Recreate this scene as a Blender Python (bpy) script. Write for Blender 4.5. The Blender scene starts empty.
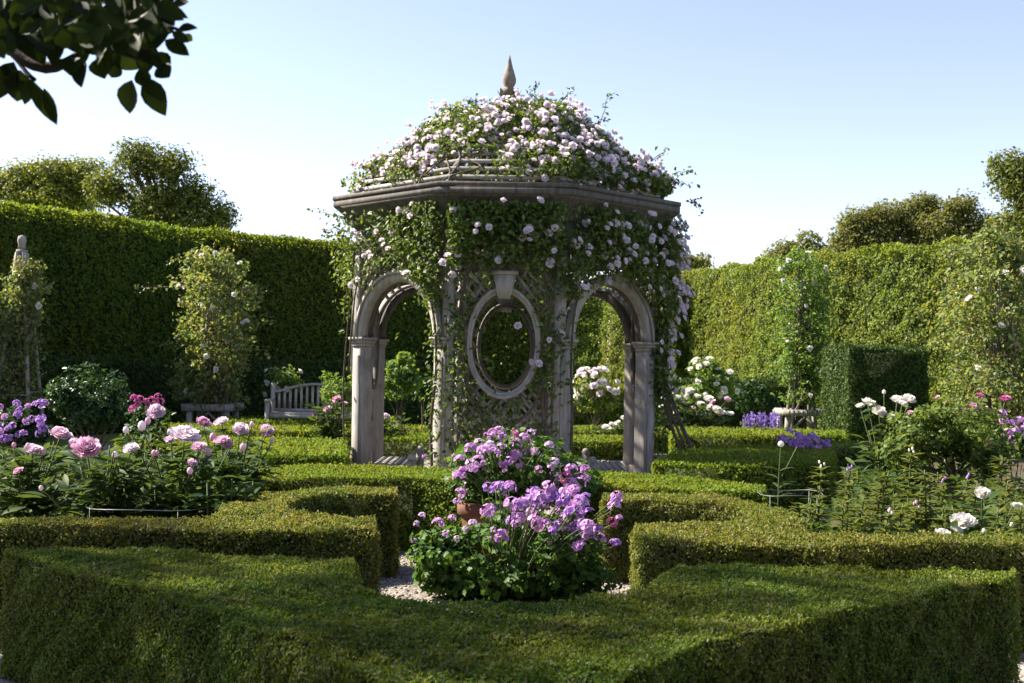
import bpy, bmesh, math, random
import numpy as np
from mathutils import Vector, Matrix
R = math.radians
rng = np.random.default_rng(7)
random.seed(7)
scene = bpy.context.scene
COL = scene.collection

# ------------------------------------------------------------------ camera, sky, sun, exposure
CAM_H, F, HOR, ROLL = 1.4, 1137.0, 358.0, R(1.0)
cam_d = bpy.data.cameras.new('camera')
cam = bpy.data.objects.new('camera', cam_d); COL.objects.link(cam)
cam.location = (0, 0, CAM_H)
cam_d.sensor_width = 36.0
cam_d.lens = F / 1024 * 36
cam_d.shift_y = (HOR - 341.5) / 1024
cam.rotation_euler = (Matrix.Rotation(R(90), 3, 'X') @ Matrix.Rotation(ROLL, 3, 'Z')).to_euler()
cam_d.clip_end = 500
cam_d.dof.use_dof = True
cam_d.dof.focus_distance = 7.0
cam_d.dof.aperture_fstop = 6.0
scene.camera = cam

SUN_EL, SUN_DIR = R(42), Vector((-0.955, 0.296, 0)).normalized()      # towards the sun
world = bpy.data.worlds.new('World'); scene.world = world
world.use_nodes = True
wn = world.node_tree
sky = wn.nodes.new('ShaderNodeTexSky'); sky.sky_type = 'NISHITA'; sky.sun_disc = False
sky.sun_elevation = SUN_EL
sky.sun_rotation = math.atan2(SUN_DIR.x, SUN_DIR.y)
sky.air_density = 1.0; sky.dust_density = 0.12; sky.ozone_density = 1.6
tint = wn.nodes.new('ShaderNodeMix'); tint.data_type = 'RGBA'; tint.blend_type = 'MULTIPLY'; tint.inputs[0].default_value = 1.0
tint.inputs[7].default_value = (1.10, .96, 1.06, 1)      # the lilac cast of the evening sky
wn.links.new(sky.outputs[0], tint.inputs[6])
hs = wn.nodes.new('ShaderNodeHueSaturation'); hs.inputs['Saturation'].default_value = 0.84
wn.links.new(tint.outputs[2], hs.inputs['Color'])
wn.links.new(hs.outputs[0], wn.nodes['Background'].inputs[0])
wn.nodes['Background'].inputs[1].default_value = 0.062
sun_d = bpy.data.lights.new('sun', 'SUN'); sun = bpy.data.objects.new('sun', sun_d); COL.objects.link(sun)
sun_d.energy = 4.5; sun_d.angle = R(0.9); sun_d.color = (1.0, 0.90, 0.75)
sd = Vector((SUN_DIR.x * math.cos(SUN_EL), SUN_DIR.y * math.cos(SUN_EL), math.sin(SUN_EL)))
sun.rotation_euler = sd.to_track_quat('Z', 'Y').to_euler()
scene.view_settings.view_transform = 'Standard'
scene.view_settings.look = 'None'
scene.view_settings.exposure = 1.92
scene.view_settings.gamma = 1.0
scene.cycles.max_bounces = 6
scene.cycles.transparent_max_bounces = 4
scene.cycles.use_adaptive_sampling = True

# ------------------------------------------------------------------ where a point of the garden lies
CR, SR = math.cos(ROLL), math.sin(ROLL)
def ray(px, py):
    dx, dy = px - 512.0, py - HOR
    return (dx * CR + dy * SR) / F, (-dx * SR + dy * CR) / F
def G(px, py, z=0.0):                   # on the level z
    u, v = ray(px, py); d = (CAM_H - z) / v
    return (u * d, d)
def D(px, py, d):                       # at the distance d
    u, v = ray(px, py)
    return Vector((u * d, d, CAM_H - v * d))

# ------------------------------------------------------------------ materials
def mat(name):
    m = bpy.data.materials.new(name); m.use_nodes = True
    nt = m.node_tree
    return m, nt, nt.nodes['Principled BSDF'], nt.nodes['Material Output']
def ramp(nt, cols):
    r = nt.nodes.new('ShaderNodeValToRGB')
    el = r.color_ramp.elements
    while len(el) < len(cols): el.new(0.5)
    for e, (p, c) in zip(el, cols):
        e.position = p; e.color = (*c, 1)
    return r
def leafmat(name, cols, trans=0.35, rough=0.6, tcol=None, spec=0.16, clump=0.0, dead=0.0):
    m, nt, b, out = mat(name)
    g = nt.nodes.new('ShaderNodeNewGeometry')
    n = len(cols); cols = [(c[0] * .95, min(.9, c[1] * 1.06), c[2]) for c in cols]
    r = ramp(nt, [(i / max(1, n - 1), c) for i, c in enumerate(cols)])
    nt.links.new(g.outputs['Random Per Island'], r.inputs[0])
    col = r.outputs[0]
    if clump:
        tc = nt.nodes.new('ShaderNodeTexCoord'); no = nt.nodes.new('ShaderNodeTexNoise')
        no.inputs['Scale'].default_value = clump; no.inputs['Detail'].default_value = 3
        nt.links.new(tc.outputs['Object'], no.inputs['Vector'])
        hs = nt.nodes.new('ShaderNodeHueSaturation')
        mr = nt.nodes.new('ShaderNodeMapRange')
        mr.inputs[1].default_value = 0.3; mr.inputs[2].default_value = 0.7
        mr.inputs[3].default_value = 0.472; mr.inputs[4].default_value = 0.522
        nt.links.new(no.outputs[0], mr.inputs[0]); nt.links.new(mr.outputs[0], hs.inputs['Hue'])
        nt.links.new(col, hs.inputs['Color']); col = hs.outputs[0]
        if dead:                            # twiggy brown patches
            n2 = nt.nodes.new('ShaderNodeTexNoise'); n2.inputs['Scale'].default_value = 3.4; n2.inputs['Detail'].default_value = 4
            nt.links.new(tc.outputs['Object'], n2.inputs['Vector'])
            r2 = ramp(nt, [(.56, (0, 0, 0)), (.72, (dead, dead, dead))]); nt.links.new(n2.outputs[0], r2.inputs[0])
            m2 = nt.nodes.new('ShaderNodeMix'); m2.data_type = 'RGBA'; nt.links.new(r2.outputs[0], m2.inputs[0])
            nt.links.new(col, m2.inputs[6]); m2.inputs[7].default_value = (.17, .135, .07, 1); col = m2.outputs[2]
    nt.links.new(col, b.inputs['Base Color'])
    b.inputs['Roughness'].default_value = rough
    b.inputs['Specular IOR Level'].default_value = spec
    t = nt.nodes.new('ShaderNodeBsdfTranslucent')
    if tcol:
        t.inputs[0].default_value = (*tcol, 1)
    else:
        mx = nt.nodes.new('ShaderNodeMix'); mx.data_type = 'RGBA'; mx.blend_type = 'MULTIPLY'
        mx.inputs[0].default_value = 1.0
        nt.links.new(col, mx.inputs[6]); mx.inputs[7].default_value = (1.9, 1.7, 0.7, 1)
        nt.links.new(mx.outputs[2], t.inputs[0])
    ms = nt.nodes.new('ShaderNodeMixShader'); ms.inputs[0].default_value = trans
    nt.links.new(b.outputs[0], ms.inputs[1]); nt.links.new(t.outputs[0], ms.inputs[2])
    nt.links.new(ms.outputs[0], out.inputs[0])
    return m
def petalmat(name, cols, trans=0.35):
    m, nt, b, out = mat(name)
    g = nt.nodes.new('ShaderNodeNewGeometry')
    oi = nt.nodes.new('ShaderNodeObjectInfo')
    ad = nt.nodes.new('ShaderNodeMath'); ad.operation = 'ADD'
    m1 = nt.nodes.new('ShaderNodeMath'); m1.operation = 'MULTIPLY'; m1.inputs[1].default_value = 0.5
    m2 = nt.nodes.new('ShaderNodeMath'); m2.operation = 'MULTIPLY'; m2.inputs[1].default_value = 0.5
    nt.links.new(g.outputs['Random Per Island'], m1.inputs[0]); nt.links.new(oi.outputs['Random'], m2.inputs[0])
    nt.links.new(m1.outputs[0], ad.inputs[0]); nt.links.new(m2.outputs[0], ad.inputs[1])
    r = ramp(nt, [(i / max(1, len(cols) - 1), c) for i, c in enumerate(cols)])
    nt.links.new(ad.outputs[0], r.inputs[0])
    nt.links.new(r.outputs[0], b.inputs['Base Color'])
    b.inputs['Roughness'].default_value = 0.6; b.inputs['Specular IOR Level'].default_value = 0.2
    t = nt.nodes.new('ShaderNodeBsdfTranslucent'); nt.links.new(r.outputs[0], t.inputs[0])
    ms = nt.nodes.new('ShaderNodeMixShader'); ms.inputs[0].default_value = trans
    nt.links.new(b.outputs[0], ms.inputs[1]); nt.links.new(t.outputs[0], ms.inputs[2])
    nt.links.new(ms.outputs[0], out.inputs[0])
    return m
def noisemat(name, cols, scale, rough=0.85, bump=0.0, bscale=None, stretch=(1, 1, 1), detail=6, bdist=0.02):
    m, nt, b, out = mat(name)
    tc = nt.nodes.new('ShaderNodeTexCoord'); mp = nt.nodes.new('ShaderNodeMapping')
    mp.inputs['Scale'].default_value = stretch
    nt.links.new(tc.outputs['Object'], mp.inputs[0])
    no = nt.nodes.new('ShaderNodeTexNoise'); no.inputs['Scale'].default_value = scale
    no.inputs['Detail'].default_value = detail; no.inputs['Roughness'].default_value = 0.65
    nt.links.new(mp.outputs[0], no.inputs['Vector'])
    n = len(cols)
    r = ramp(nt, [(0.28 + 0.44 * i / max(1, n - 1), c) for i, c in enumerate(cols)])
    nt.links.new(no.outputs[0], r.inputs[0]); nt.links.new(r.outputs[0], b.inputs['Base Color'])
    b.inputs['Roughness'].default_value = rough; b.inputs['Specular IOR Level'].default_value = 0.25
    if bump:
        n2 = nt.nodes.new('ShaderNodeTexNoise'); n2.inputs['Scale'].default_value = bscale or scale
        n2.inputs['Detail'].default_value = 5
        nt.links.new(mp.outputs[0], n2.inputs['Vector'])
        bp = nt.nodes.new('ShaderNodeBump'); bp.inputs['Strength'].default_value = bump
        bp.inputs['Distance'].default_value = bdist
        nt.links.new(n2.outputs[0], bp.inputs['Height']); nt.links.new(bp.outputs[0], b.inputs['Normal'])
    return m

M = {}
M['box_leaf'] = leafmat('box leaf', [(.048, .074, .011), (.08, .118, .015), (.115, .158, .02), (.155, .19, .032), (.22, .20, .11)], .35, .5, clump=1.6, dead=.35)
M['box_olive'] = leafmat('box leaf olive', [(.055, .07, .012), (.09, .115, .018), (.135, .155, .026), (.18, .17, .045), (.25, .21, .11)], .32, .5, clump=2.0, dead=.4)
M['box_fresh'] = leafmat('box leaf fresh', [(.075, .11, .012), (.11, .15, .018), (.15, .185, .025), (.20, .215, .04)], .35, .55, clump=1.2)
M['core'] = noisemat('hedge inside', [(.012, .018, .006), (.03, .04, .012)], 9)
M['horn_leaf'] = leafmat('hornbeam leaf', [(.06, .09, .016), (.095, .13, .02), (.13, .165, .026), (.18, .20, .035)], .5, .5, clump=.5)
M['sunlit_horn_leaf'] = leafmat('sunny hornbeam leaf', [(.085, .12, .022), (.13, .17, .03), (.175, .205, .04), (.235, .24, .065)], .38, .55, clump=.5)  # hornbeam leaf again, with the sunlight put into a brighter, yellower colour
M['yew_leaf'] = leafmat('yew leaf', [(.02, .038, .010), (.035, .06, .014), (.055, .085, .02), (.075, .10, .03)], .2, .5)
M['rose_leaf'] = leafmat('rose leaf', [(.045, .068, .018), (.072, .105, .024), (.11, .145, .035), (.16, .19, .055)], .35, .45)
M['rose_warm'] = leafmat('rose leaf warm', [(.08, .12, .04), (.125, .17, .06), (.175, .21, .085), (.225, .235, .12), (.23, .165, .10)], .42, .45)
M['shrub_pale'] = leafmat('pale shrub leaf', [(.09, .15, .035), (.13, .19, .05), (.18, .23, .08)], .4, .45)
M['shrub_dark'] = leafmat('dark shrub leaf', [(.02, .045, .018), (.035, .07, .028), (.05, .09, .04)], .25, .4)
M['geranium_leaf'] = leafmat('geranium leaf', [(.04, .085, .02), (.065, .125, .03), (.10, .165, .04)], .35, .5)
M['peony_leaf'] = leafmat('peony leaf', [(.024, .046, .016), (.04, .068, .02), (.06, .09, .025), (.09, .115, .035)], .3, .55, spec=.12)
M['lily_leaf'] = leafmat('lily leaf', [(.075, .09, .022), (.11, .125, .032), (.16, .165, .05)], .4, .55)
M['tree_leaf'] = leafmat('oak leaf', [(.05, .068, .016), (.085, .10, .022), (.12, .13, .03), (.16, .16, .045)], .35, .55)
M['willow_leaf'] = leafmat('willow leaf', [(.095, .115, .024), (.14, .155, .034), (.19, .19, .05)], .38, .55)
M['far_leaf'] = leafmat('far tree leaf', [(.095, .10, .035), (.135, .135, .045), (.18, .165, .065)], .4, .6)
M['shaded_leaf'] = leafmat('overhanging leaf', [(.012, .02, .006), (.02, .034, .009), (.035, .055, .012)], .12, .6)  # leaf colour darkened, so the shade of the overhang is painted in
M['stem'] = noisemat('stem', [(.06, .09, .03), (.12, .15, .06)], 30)
M['cane'] = noisemat('woody cane', [(.06, .045, .035), (.13, .105, .08)], 25, bump=.3)
M['bark'] = noisemat('bark', [(.05, .04, .03), (.13, .105, .08)], 8, bump=.6, stretch=(1, 1, .25))
M['rose_petal'] = petalmat('blush rose petal', [(.78, .60, .70), (.83, .71, .79), (.86, .80, .85), (.88, .85, .87)])
M['white_petal'] = petalmat('white petal', [(.80, .74, .70), (.85, .82, .78), (.88, .86, .84)])
M['pink_petal'] = petalmat('pink peony petal', [(.72, .34, .52), (.77, .45, .63), (.81, .58, .72), (.84, .70, .79)])
M['blush_petal'] = petalmat('blush peony petal', [(.74, .44, .62), (.80, .58, .74), (.85, .74, .82), (.87, .82, .85)])
M['magenta_petal'] = petalmat('magenta petal', [(.50, .09, .28), (.60, .14, .38), (.70, .26, .50)])
M['mauve_petal'] = petalmat('mauve geranium petal', [(.52, .24, .60), (.62, .33, .68), (.72, .46, .76), (.74, .34, .64)])
M['violet_petal'] = petalmat('violet geranium petal', [(.40, .20, .60), (.52, .29, .70), (.62, .40, .78)])
M['lilac_petal'] = petalmat('lilac petal', [(.62, .42, .68), (.72, .55, .76), (.80, .67, .82)])
M['salvia_petal'] = petalmat('salvia petal', [(.16, .10, .38), (.26, .17, .52), (.36, .26, .60)])
M['terracotta'] = noisemat('terracotta', [(.10, .05, .035), (.17, .08, .05), (.22, .14, .105)], 7, bump=.25, bscale=30, bdist=.004)
M['shaded_bark'] = noisemat('shaded twig bark', [(.012, .010, .008), (.03, .025, .02)], 20, bump=.3)  # darker copy of the bark, its colour standing in for shade on the branch
M['soil'] = noisemat('soil', [(.035, .026, .018), (.07, .052, .036), (.11, .085, .06)], 9, bump=.8, bscale=25)
M['wire'] = mat('galvanised wire')[0]
b = M['wire'].node_tree.nodes['Principled BSDF']
b.inputs['Base Color'].default_value = (.13, .14, .16, 1); b.inputs['Metallic'].default_value = .1; b.inputs['Roughness'].default_value = .4

def woodmat(name, dark, mid, light, lichen):
    m, nt, b, out = mat(name)
    tc = nt.nodes.new('ShaderNodeTexCoord'); mp = nt.nodes.new('ShaderNodeMapping')
    mp.inputs['Scale'].default_value = (9, 9, 1.8)
    nt.links.new(tc.outputs['Object'], mp.inputs[0])
    no = nt.nodes.new('ShaderNodeTexNoise'); no.inputs['Scale'].default_value = 2.2; no.inputs['Detail'].default_value = 8
    no.inputs['Roughness'].default_value = .7
    nt.links.new(mp.outputs[0], no.inputs['Vector'])
    r = ramp(nt, [(.3, dark), (.5, mid), (.68, light)])
    nt.links.new(no.outputs[0], r.inputs[0])
    n2 = nt.nodes.new('ShaderNodeTexNoise'); n2.inputs['Scale'].default_value = 3.5; n2.inputs['Detail'].default_value = 6
    nt.links.new(tc.outputs['Object'], n2.inputs['Vector'])
    r2 = ramp(nt, [(.55, (0, 0, 0)), (.72, (1, 1, 1))])
    nt.links.new(n2.outputs[0], r2.inputs[0])
    mx = nt.nodes.new('ShaderNodeMix'); mx.data_type = 'RGBA'
    nt.links.new(r2.outputs[0], mx.inputs[0]); nt.links.new(r.outputs[0], mx.inputs[6]); mx.inputs[7].default_value = (*lichen, 1)
    nt.links.new(mx.outputs[2], b.inputs['Base Color'])
    b.inputs['Roughness'].default_value = .8; b.inputs['Specular IOR Level'].default_value = .25
    bp = nt.nodes.new('ShaderNodeBump'); bp.inputs['Strength'].default_value = .5; bp.inputs['Distance'].default_value = .006
    nt.links.new(no.outputs[0], bp.inputs['Height']); nt.links.new(bp.outputs[0], b.inputs['Normal'])
    return m
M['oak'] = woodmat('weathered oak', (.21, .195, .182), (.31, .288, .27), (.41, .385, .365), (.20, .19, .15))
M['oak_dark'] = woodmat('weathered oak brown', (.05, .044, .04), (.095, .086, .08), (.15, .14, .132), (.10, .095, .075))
M['stone'] = noisemat('finial stone', [(.10, .08, .065), (.20, .165, .135), (.28, .24, .19)], 14, bump=.4, bscale=40, bdist=.006)

def groundmat():
    m, nt, b, out = mat('gravel')
    tc = nt.nodes.new('ShaderNodeTexCoord')
    v = nt.nodes.new('ShaderNodeTexVoronoi'); v.inputs['Scale'].default_value = 55
    nt.links.new(tc.outputs['Object'], v.inputs['Vector'])
    sp = nt.nodes.new('ShaderNodeSeparateColor'); nt.links.new(v.outputs['Color'], sp.inputs[0])
    r = ramp(nt, [(0, (.09, .075, .065)), (.4, (.17, .145, .125)), (.75, (.25, .215, .19)), (1, (.36, .33, .30))])
    nt.links.new(sp.outputs[0], r.inputs[0]); nt.links.new(r.outputs[0], b.inputs['Base Color'])
    b.inputs['Roughness'].default_value = .9
    bp = nt.nodes.new('ShaderNodeBump'); bp.invert = True; bp.inputs['Strength'].default_value = 1; bp.inputs['Distance'].default_value = .012
    nt.links.new(v.outputs['Distance'], bp.inputs['Height']); nt.links.new(bp.outputs[0], b.inputs['Normal'])
    return m
M['gravel'] = groundmat()
M['lawn'] = noisemat('lawn', [(.06, .10, .018), (.11, .155, .03), (.16, .19, .045)], 5, bump=.6, bscale=60)

# ------------------------------------------------------------------ mesh helpers (triangles, numpy)
class MB:
    def __init__(s): s.V = []; s.T = []; s.I = []; s.n = 0
    def add(s, V, T, mi=0):
        V = np.asarray(V, dtype=np.float64).reshape(-1, 3); T = np.asarray(T, dtype=np.int64).reshape(-1, 3)
        s.V.append(V); s.T.append(T + s.n); s.I.append(np.full(len(T), mi)); s.n += len(V)
        return s
    def quads(s, V, Q, mi=0):
        Q = np.asarray(Q).reshape(-1, 4)
        return s.add(V, np.concatenate([Q[:, [0, 1, 2]], Q[:, [0, 2, 3]]]), mi)
    def box(s, c, h, ax=None, mi=0):
        ax = ax if ax is not None else np.eye(3)
        sg = np.array([[-1, -1, -1], [1, -1, -1], [1, 1, -1], [-1, 1, -1], [-1, -1, 1], [1, -1, 1], [1, 1, 1], [-1, 1, 1]], float)
        V = np.asarray(c) + (sg * np.asarray(h)) @ np.asarray(ax)
        return s.quads(V, [(0, 3, 2, 1), (4, 5, 6, 7), (0, 1, 5, 4), (1, 2, 6, 5), (2, 3, 7, 6), (3, 0, 4, 7)], mi)
    def bar(s, a, b, w, t, up=(0, 0, 1), mi=0):
        a = np.asarray(a, float); b = np.asarray(b, float); d = b - a; L = np.linalg.norm(d); d = d / L
        up = np.asarray(up, float); x = np.cross(up, d)
        if np.linalg.norm(x) < 1e-4: x = np.cross((0, 1, 0), d)
        x /= np.linalg.norm(x); y = np.cross(d, x)
        return s.box((a + b) / 2, (w / 2, t / 2, L / 2), np.array([x, y, d]), mi)
    def tube(s, pts, rad, k=6, mi=0):
        pts = np.asarray(pts, float); n = len(pts)
        rad = np.full(n, rad) if np.isscalar(rad) else np.asarray(rad, float)
        tg = np.gradient(pts, axis=0); tg /= np.linalg.norm(tg, axis=1)[:, None] + 1e-9
        ref = np.array([0.31, 0.17, 0.93]) if abs(tg[0][2]) < .9 else np.array([1.0, .2, 0])
        x = np.cross(ref, tg); x /= np.linalg.norm(x, axis=1)[:, None] + 1e-9
        y = np.cross(tg, x)
        a = np.arange(k) * 2 * np.pi / k
        V = pts[:, None] + rad[:, None, None] * (np.cos(a)[None, :, None] * x[:, None] + np.sin(a)[None, :, None] * y[:, None])
        Q = [(i * k + j, i * k + (j + 1) % k, (i + 1) * k + (j + 1) % k, (i + 1) * k + j) for i in range(n - 1) for j in range(k)]
        T = [(0, j + 1, j) for j in range(1, k - 1)] + [((n - 1) * k, (n - 1) * k + j, (n - 1) * k + j + 1) for j in range(1, k - 1)]
        V = V.reshape(-1, 3); Q = np.array(Q)
        return s.add(V, np.concatenate([Q[:, [0, 1, 2]], Q[:, [0, 2, 3]], np.array(T).reshape(-1, 3)]), mi)
    def lathe(s, prof, c=(0, 0, 0), k=24, mi=0):
        n = len(prof); a = np.arange(k) * 2 * np.pi / k
        V = np.array([[c[0] + r * math.cos(t), c[1] + r * math.sin(t), c[2] + z] for r, z in prof for t in a])
        Q = [(i * k + j, i * k + (j + 1) % k, (i + 1) * k + (j + 1) % k, (i + 1) * k + j) for i in range(n - 1) for j in range(k)]
        return s.quads(V, Q, mi)
    def leaves(s, P, N, size, asp=.55, tilt=.6, axis=None, axw=0.0, fold=.12, mi=0):
        P = np.asarray(P, float); n = len(P)
        if n == 0: return s
        N = np.broadcast_to(np.asarray(N, float), (n, 3)) + tilt * rng.normal(size=(n, 3))
        N = N / (np.linalg.norm(N, axis=1)[:, None] + 1e-9)
        t = rng.normal(size=(n, 3))
        if axis is not None: t = t + axw * np.asarray(axis, float)
        t = t - N * np.sum(t * N, 1)[:, None]; t /= np.linalg.norm(t, axis=1)[:, None] + 1e-9
        b = np.cross(N, t)
        sz = (np.broadcast_to(size, (n,)) * rng.uniform(.65, 1.3, n))[:, None]
        V = np.stack([P - t * sz * .5, P - t * sz * .05 + b * sz * asp * .5 + N * fold * sz, P + t * sz * .5, P - t * sz * .05 - b * sz * asp * .5 + N * fold * sz], 1).reshape(-1, 3)
        i = np.arange(n)[:, None] * 4
        return s.add(V, np.concatenate([i + [0, 1, 2], i + [0, 2, 3]]), mi)
    def palms(s, P, N, size, tilt=.5, mi=0, lob=5):
        P = np.asarray(P, float); n = len(P)
        if n == 0: return s
        N = np.broadcast_to(np.asarray(N, float), (n, 3)) + tilt * rng.normal(size=(n, 3)); N = N / np.linalg.norm(N, axis=1)[:, None]
        t = rng.normal(size=(n, 3)); t -= N * np.sum(t * N, 1)[:, None]; t /= np.linalg.norm(t, axis=1)[:, None]; b = np.cross(N, t)
        sz = (np.broadcast_to(size, (n,)) * rng.uniform(.7, 1.25, n))[:, None]
        m = lob * 2 + 1; V = [P - t * sz * .1]
        for j in range(m):
            a = -2.5 + 5.0 * j / (m - 1); r = .5 if j % 2 else .36
            if j in (0, m - 1): r = .3
            V.append(P + sz * r * (t * math.cos(a) + b * math.sin(a)) + N * sz * (.10 if j % 2 == 0 else .02))
        V = np.stack(V, 1).reshape(-1, 3); i = np.arange(n)[:, None] * (m + 1)
        return s.add(V, np.concatenate([i + [0, j + 1, j + 2] for j in range(m - 1)]), mi)
    def bigleaf(s, base, tip, nrm, w, curl=.12, mi=0, fold=.15):
        base = np.asarray(base, float); tip = np.asarray(tip, float); ax = tip - base; L = np.linalg.norm(ax); ax /= L
        nrm = np.asarray(nrm, float); nrm = nrm - ax * np.dot(nrm, ax); nrm /= np.linalg.norm(nrm) + 1e-9
        b = np.cross(nrm, ax)
        st = [(0, .04), (.16, .58), (.36, .96), (.56, 1.0), (.76, .72), (.9, .36), (1, .02)]
        V = []
        for u, ww in st:
            c = base + ax * L * u - nrm * curl * L * (u * u)
            V += [c + b * w * .5 * ww + nrm * fold * w * ww, c, c - b * w * .5 * ww + nrm * fold * w * ww]
        Q = []
        for i in range(len(st) - 1):
            a = i * 3
            Q += [(a, a + 1, a + 4, a + 3), (a + 1, a + 2, a + 5, a + 4)]
        return s.quads(np.array(V), Q, mi)
    def build(s, name, mats, parent=None, smooth=False):
        V = np.concatenate(s.V); T = np.concatenate(s.T); I = np.concatenate(s.I)
        me = bpy.data.meshes.new(name)
        me.vertices.add(len(V)); me.vertices.foreach_set('co', V.astype(np.float32).ravel())
        me.loops.add(len(T) * 3); me.loops.foreach_set('vertex_index', T.astype(np.int32).ravel())
        me.polygons.add(len(T))
        me.polygons.foreach_set('loop_start', np.arange(len(T), dtype=np.int32) * 3)
        me.polygons.foreach_set('loop_total', np.full(len(T), 3, np.int32))
        for m in (mats if isinstance(mats, (list, tuple)) else [mats]): me.materials.append(m)
        me.polygons.foreach_set('material_index', I.astype(np.int32))
        if smooth: me.polygons.foreach_set('use_smooth', np.ones(len(T), bool))
        me.update(calc_edges=True); me.validate()
        o = bpy.data.objects.new(name, me); COL.objects.link(o)
        if parent: o.parent = parent
        return o
def tag(o, label=None, cat=None, group=None, kind=None):
    if label: o['label'] = label
    if cat: o['category'] = cat
    if group: o['group'] = group
    if kind: o['kind'] = kind
    return o
def thing(name, label, cat, loc=(0, 0, 0), group=None):
    o = bpy.data.objects.new(name, None); COL.objects.link(o); o.location = loc
    o.empty_display_size = .1
    return tag(o, label, cat, group)
def inst(src, parent, loc, scale=1.0, rot=None, name=None):
    c = src.copy(); COL.objects.link(c)
    if name: c.name = name
    c.parent = parent; c.location = loc
    c.scale = (scale,) * 3 if np.isscalar(scale) else scale
    if rot is not None: c.rotation_euler = rot
    c.hide_render = False; c.hide_viewport = False
    return c
def wnoise(P, f, seed=0):
    r = np.random.default_rng(seed); o = np.zeros(len(P))
    for k in range(5):
        d = r.normal(size=3); d /= np.linalg.norm(d)
        o += np.sin(P @ (d * f * (1 + .6 * k)) + r.uniform(0, 6.28)) / (1 + .5 * k)
    return o / 2.2
def smooth_line(pts, n=8):
    pts = [np.asarray(p, float) for p in pts]; out = []
    P = [pts[0]] + pts + [pts[-1]]
    for i in range(1, len(P) - 2):
        for t in np.linspace(0, 1, n, endpoint=False):
            a, b, c, d = P[i - 1], P[i], P[i + 1], P[i + 2]
            out.append(.5 * ((2 * b) + (-a + c) * t + (2 * a - 5 * b + 4 * c - d) * t * t + (-a + 3 * b - 3 * c + d) * t ** 3))
    out.append(pts[-1]); return np.array(out)

# ------------------------------------------------------------------ hedges
def inpoly(X, Y, poly):
    r = np.zeros(len(X), bool); n = len(poly); j = n - 1
    for i in range(n):
        xi, yi = poly[i]; xj, yj = poly[j]
        c = ((yi > Y) != (yj > Y)) & (X < (xj - xi) * (Y - yi) / (yj - yi + 1e-12) + xi)
        r ^= c; j = i
    return r
def area(p): return .5 * sum(p[i][0] * p[(i + 1) % len(p)][1] - p[(i + 1) % len(p)][0] * p[i][1] for i in range(len(p)))
def hedge(name, label, cat, poly, z1, leaf, cover, m, group=None, ruff=.012, tilt=.55, rfreq=7, gap=.6, asp=.6, z0=0.0, uptop=1.2, tuft=.45):
    poly = [tuple(p) for p in poly]
    if area(poly) < 0: poly = poly[::-1]
    n = len(poly); mb = MB()
    # core
    ins = leaf * gap + ruff
    core = []
    for i in range(n):
        a, b, c = (np.array(poly[i - 1]), np.array(poly[i]), np.array(poly[(i + 1) % n]))
        e1 = (b - a) / (np.linalg.norm(b - a) + 1e-9); e2 = (c - b) / (np.linalg.norm(c - b) + 1e-9)
        nn = np.array([e1[1] + e2[1], -e1[0] - e2[0]]); L = np.linalg.norm(nn)
        nn = nn / (L + 1e-9); k = min(1.6, 1 / max(.4, L / 2))
        core.append(b - nn * ins * k)
    bm = bmesh.new()
    lo = [bm.verts.new((p[0], p[1], z0)) for p in core]; hi = [bm.verts.new((p[0], p[1], z1 - ins)) for p in core]
    bm.faces.new(hi)
    for i in range(n): bm.faces.new((lo[i], lo[(i + 1) % n], hi[(i + 1) % n], hi[i]))
    bm.normal_update()
    bmesh.ops.triangulate(bm, faces=bm.faces)
    bm.verts.index_update()
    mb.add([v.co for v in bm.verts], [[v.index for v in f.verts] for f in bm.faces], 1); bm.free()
    la = leaf * leaf * asp * .5
    # top
    A = area(poly); N = int(A * cover / la)
    xs = [p[0] for p in poly]; ys = [p[1] for p in poly]
    bb = (max(xs) - min(xs)) * (max(ys) - min(ys)); K = int(N * bb / A)
    X = rng.uniform(min(xs), max(xs), K); Y = rng.uniform(min(ys), max(ys), K)
    k = inpoly(X, Y, poly); X, Y = X[k], Y[k]
    P = np.stack([X, Y, np.full(len(X), z1)], 1)
    P[:, 2] += ruff * wnoise(P, rfreq, 3) + rng.normal(size=len(P)) * leaf * .35
    P[:, 2] += ruff * .6 * wnoise(P, rfreq * 5, 9)
    nu = int(len(P) * tuft)
    mb.leaves(P[nu:], (0, 0, 1), leaf, asp, tilt, axis=(0, 0, 1), axw=uptop)
    if nu:                                  # upright young shoots
        Q = P[:nu]; Q[:, 2] += leaf * .35
        mb.leaves(Q, (0, 0, .25), leaf * 1.15, asp * .8, 1.0, axis=(0, 0, 1), axw=2.2)
    # sides
    for i in range(n):
        a = np.array(poly[i]); b = np.array(poly[(i + 1) % n]); L = np.linalg.norm(b - a)
        if L < 1e-4: continue
        nn = np.array([(b - a)[1], -(b - a)[0], 0]) / L
        K = int(L * (z1 - z0) * cover / la)
        t = rng.uniform(0, 1, K); P = np.zeros((K, 3)); P[:, :2] = a + (b - a) * t[:, None]; P[:, 2] = rng.uniform(z0, z1, K)
        # shoulders slightly rounded, foot drawn in a little
        P += nn * (ruff * wnoise(P, rfreq, 5) + ruff * .9 * wnoise(P, rfreq * 4, 6) - leaf * .2 + rng.normal(size=K) * leaf * .5 - .02 * np.clip((P[:, 2] - z1 + .05) / .05, 0, 1) ** 2)[:, None]
        mb.leaves(P, nn * .9 + np.array([0, 0, .12]), leaf, asp, tilt, axis=(0, 0, -1), axw=.5)
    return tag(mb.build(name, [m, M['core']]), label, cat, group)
def GP(pts, z): return [G(x, y, z) for x, y in pts]
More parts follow.
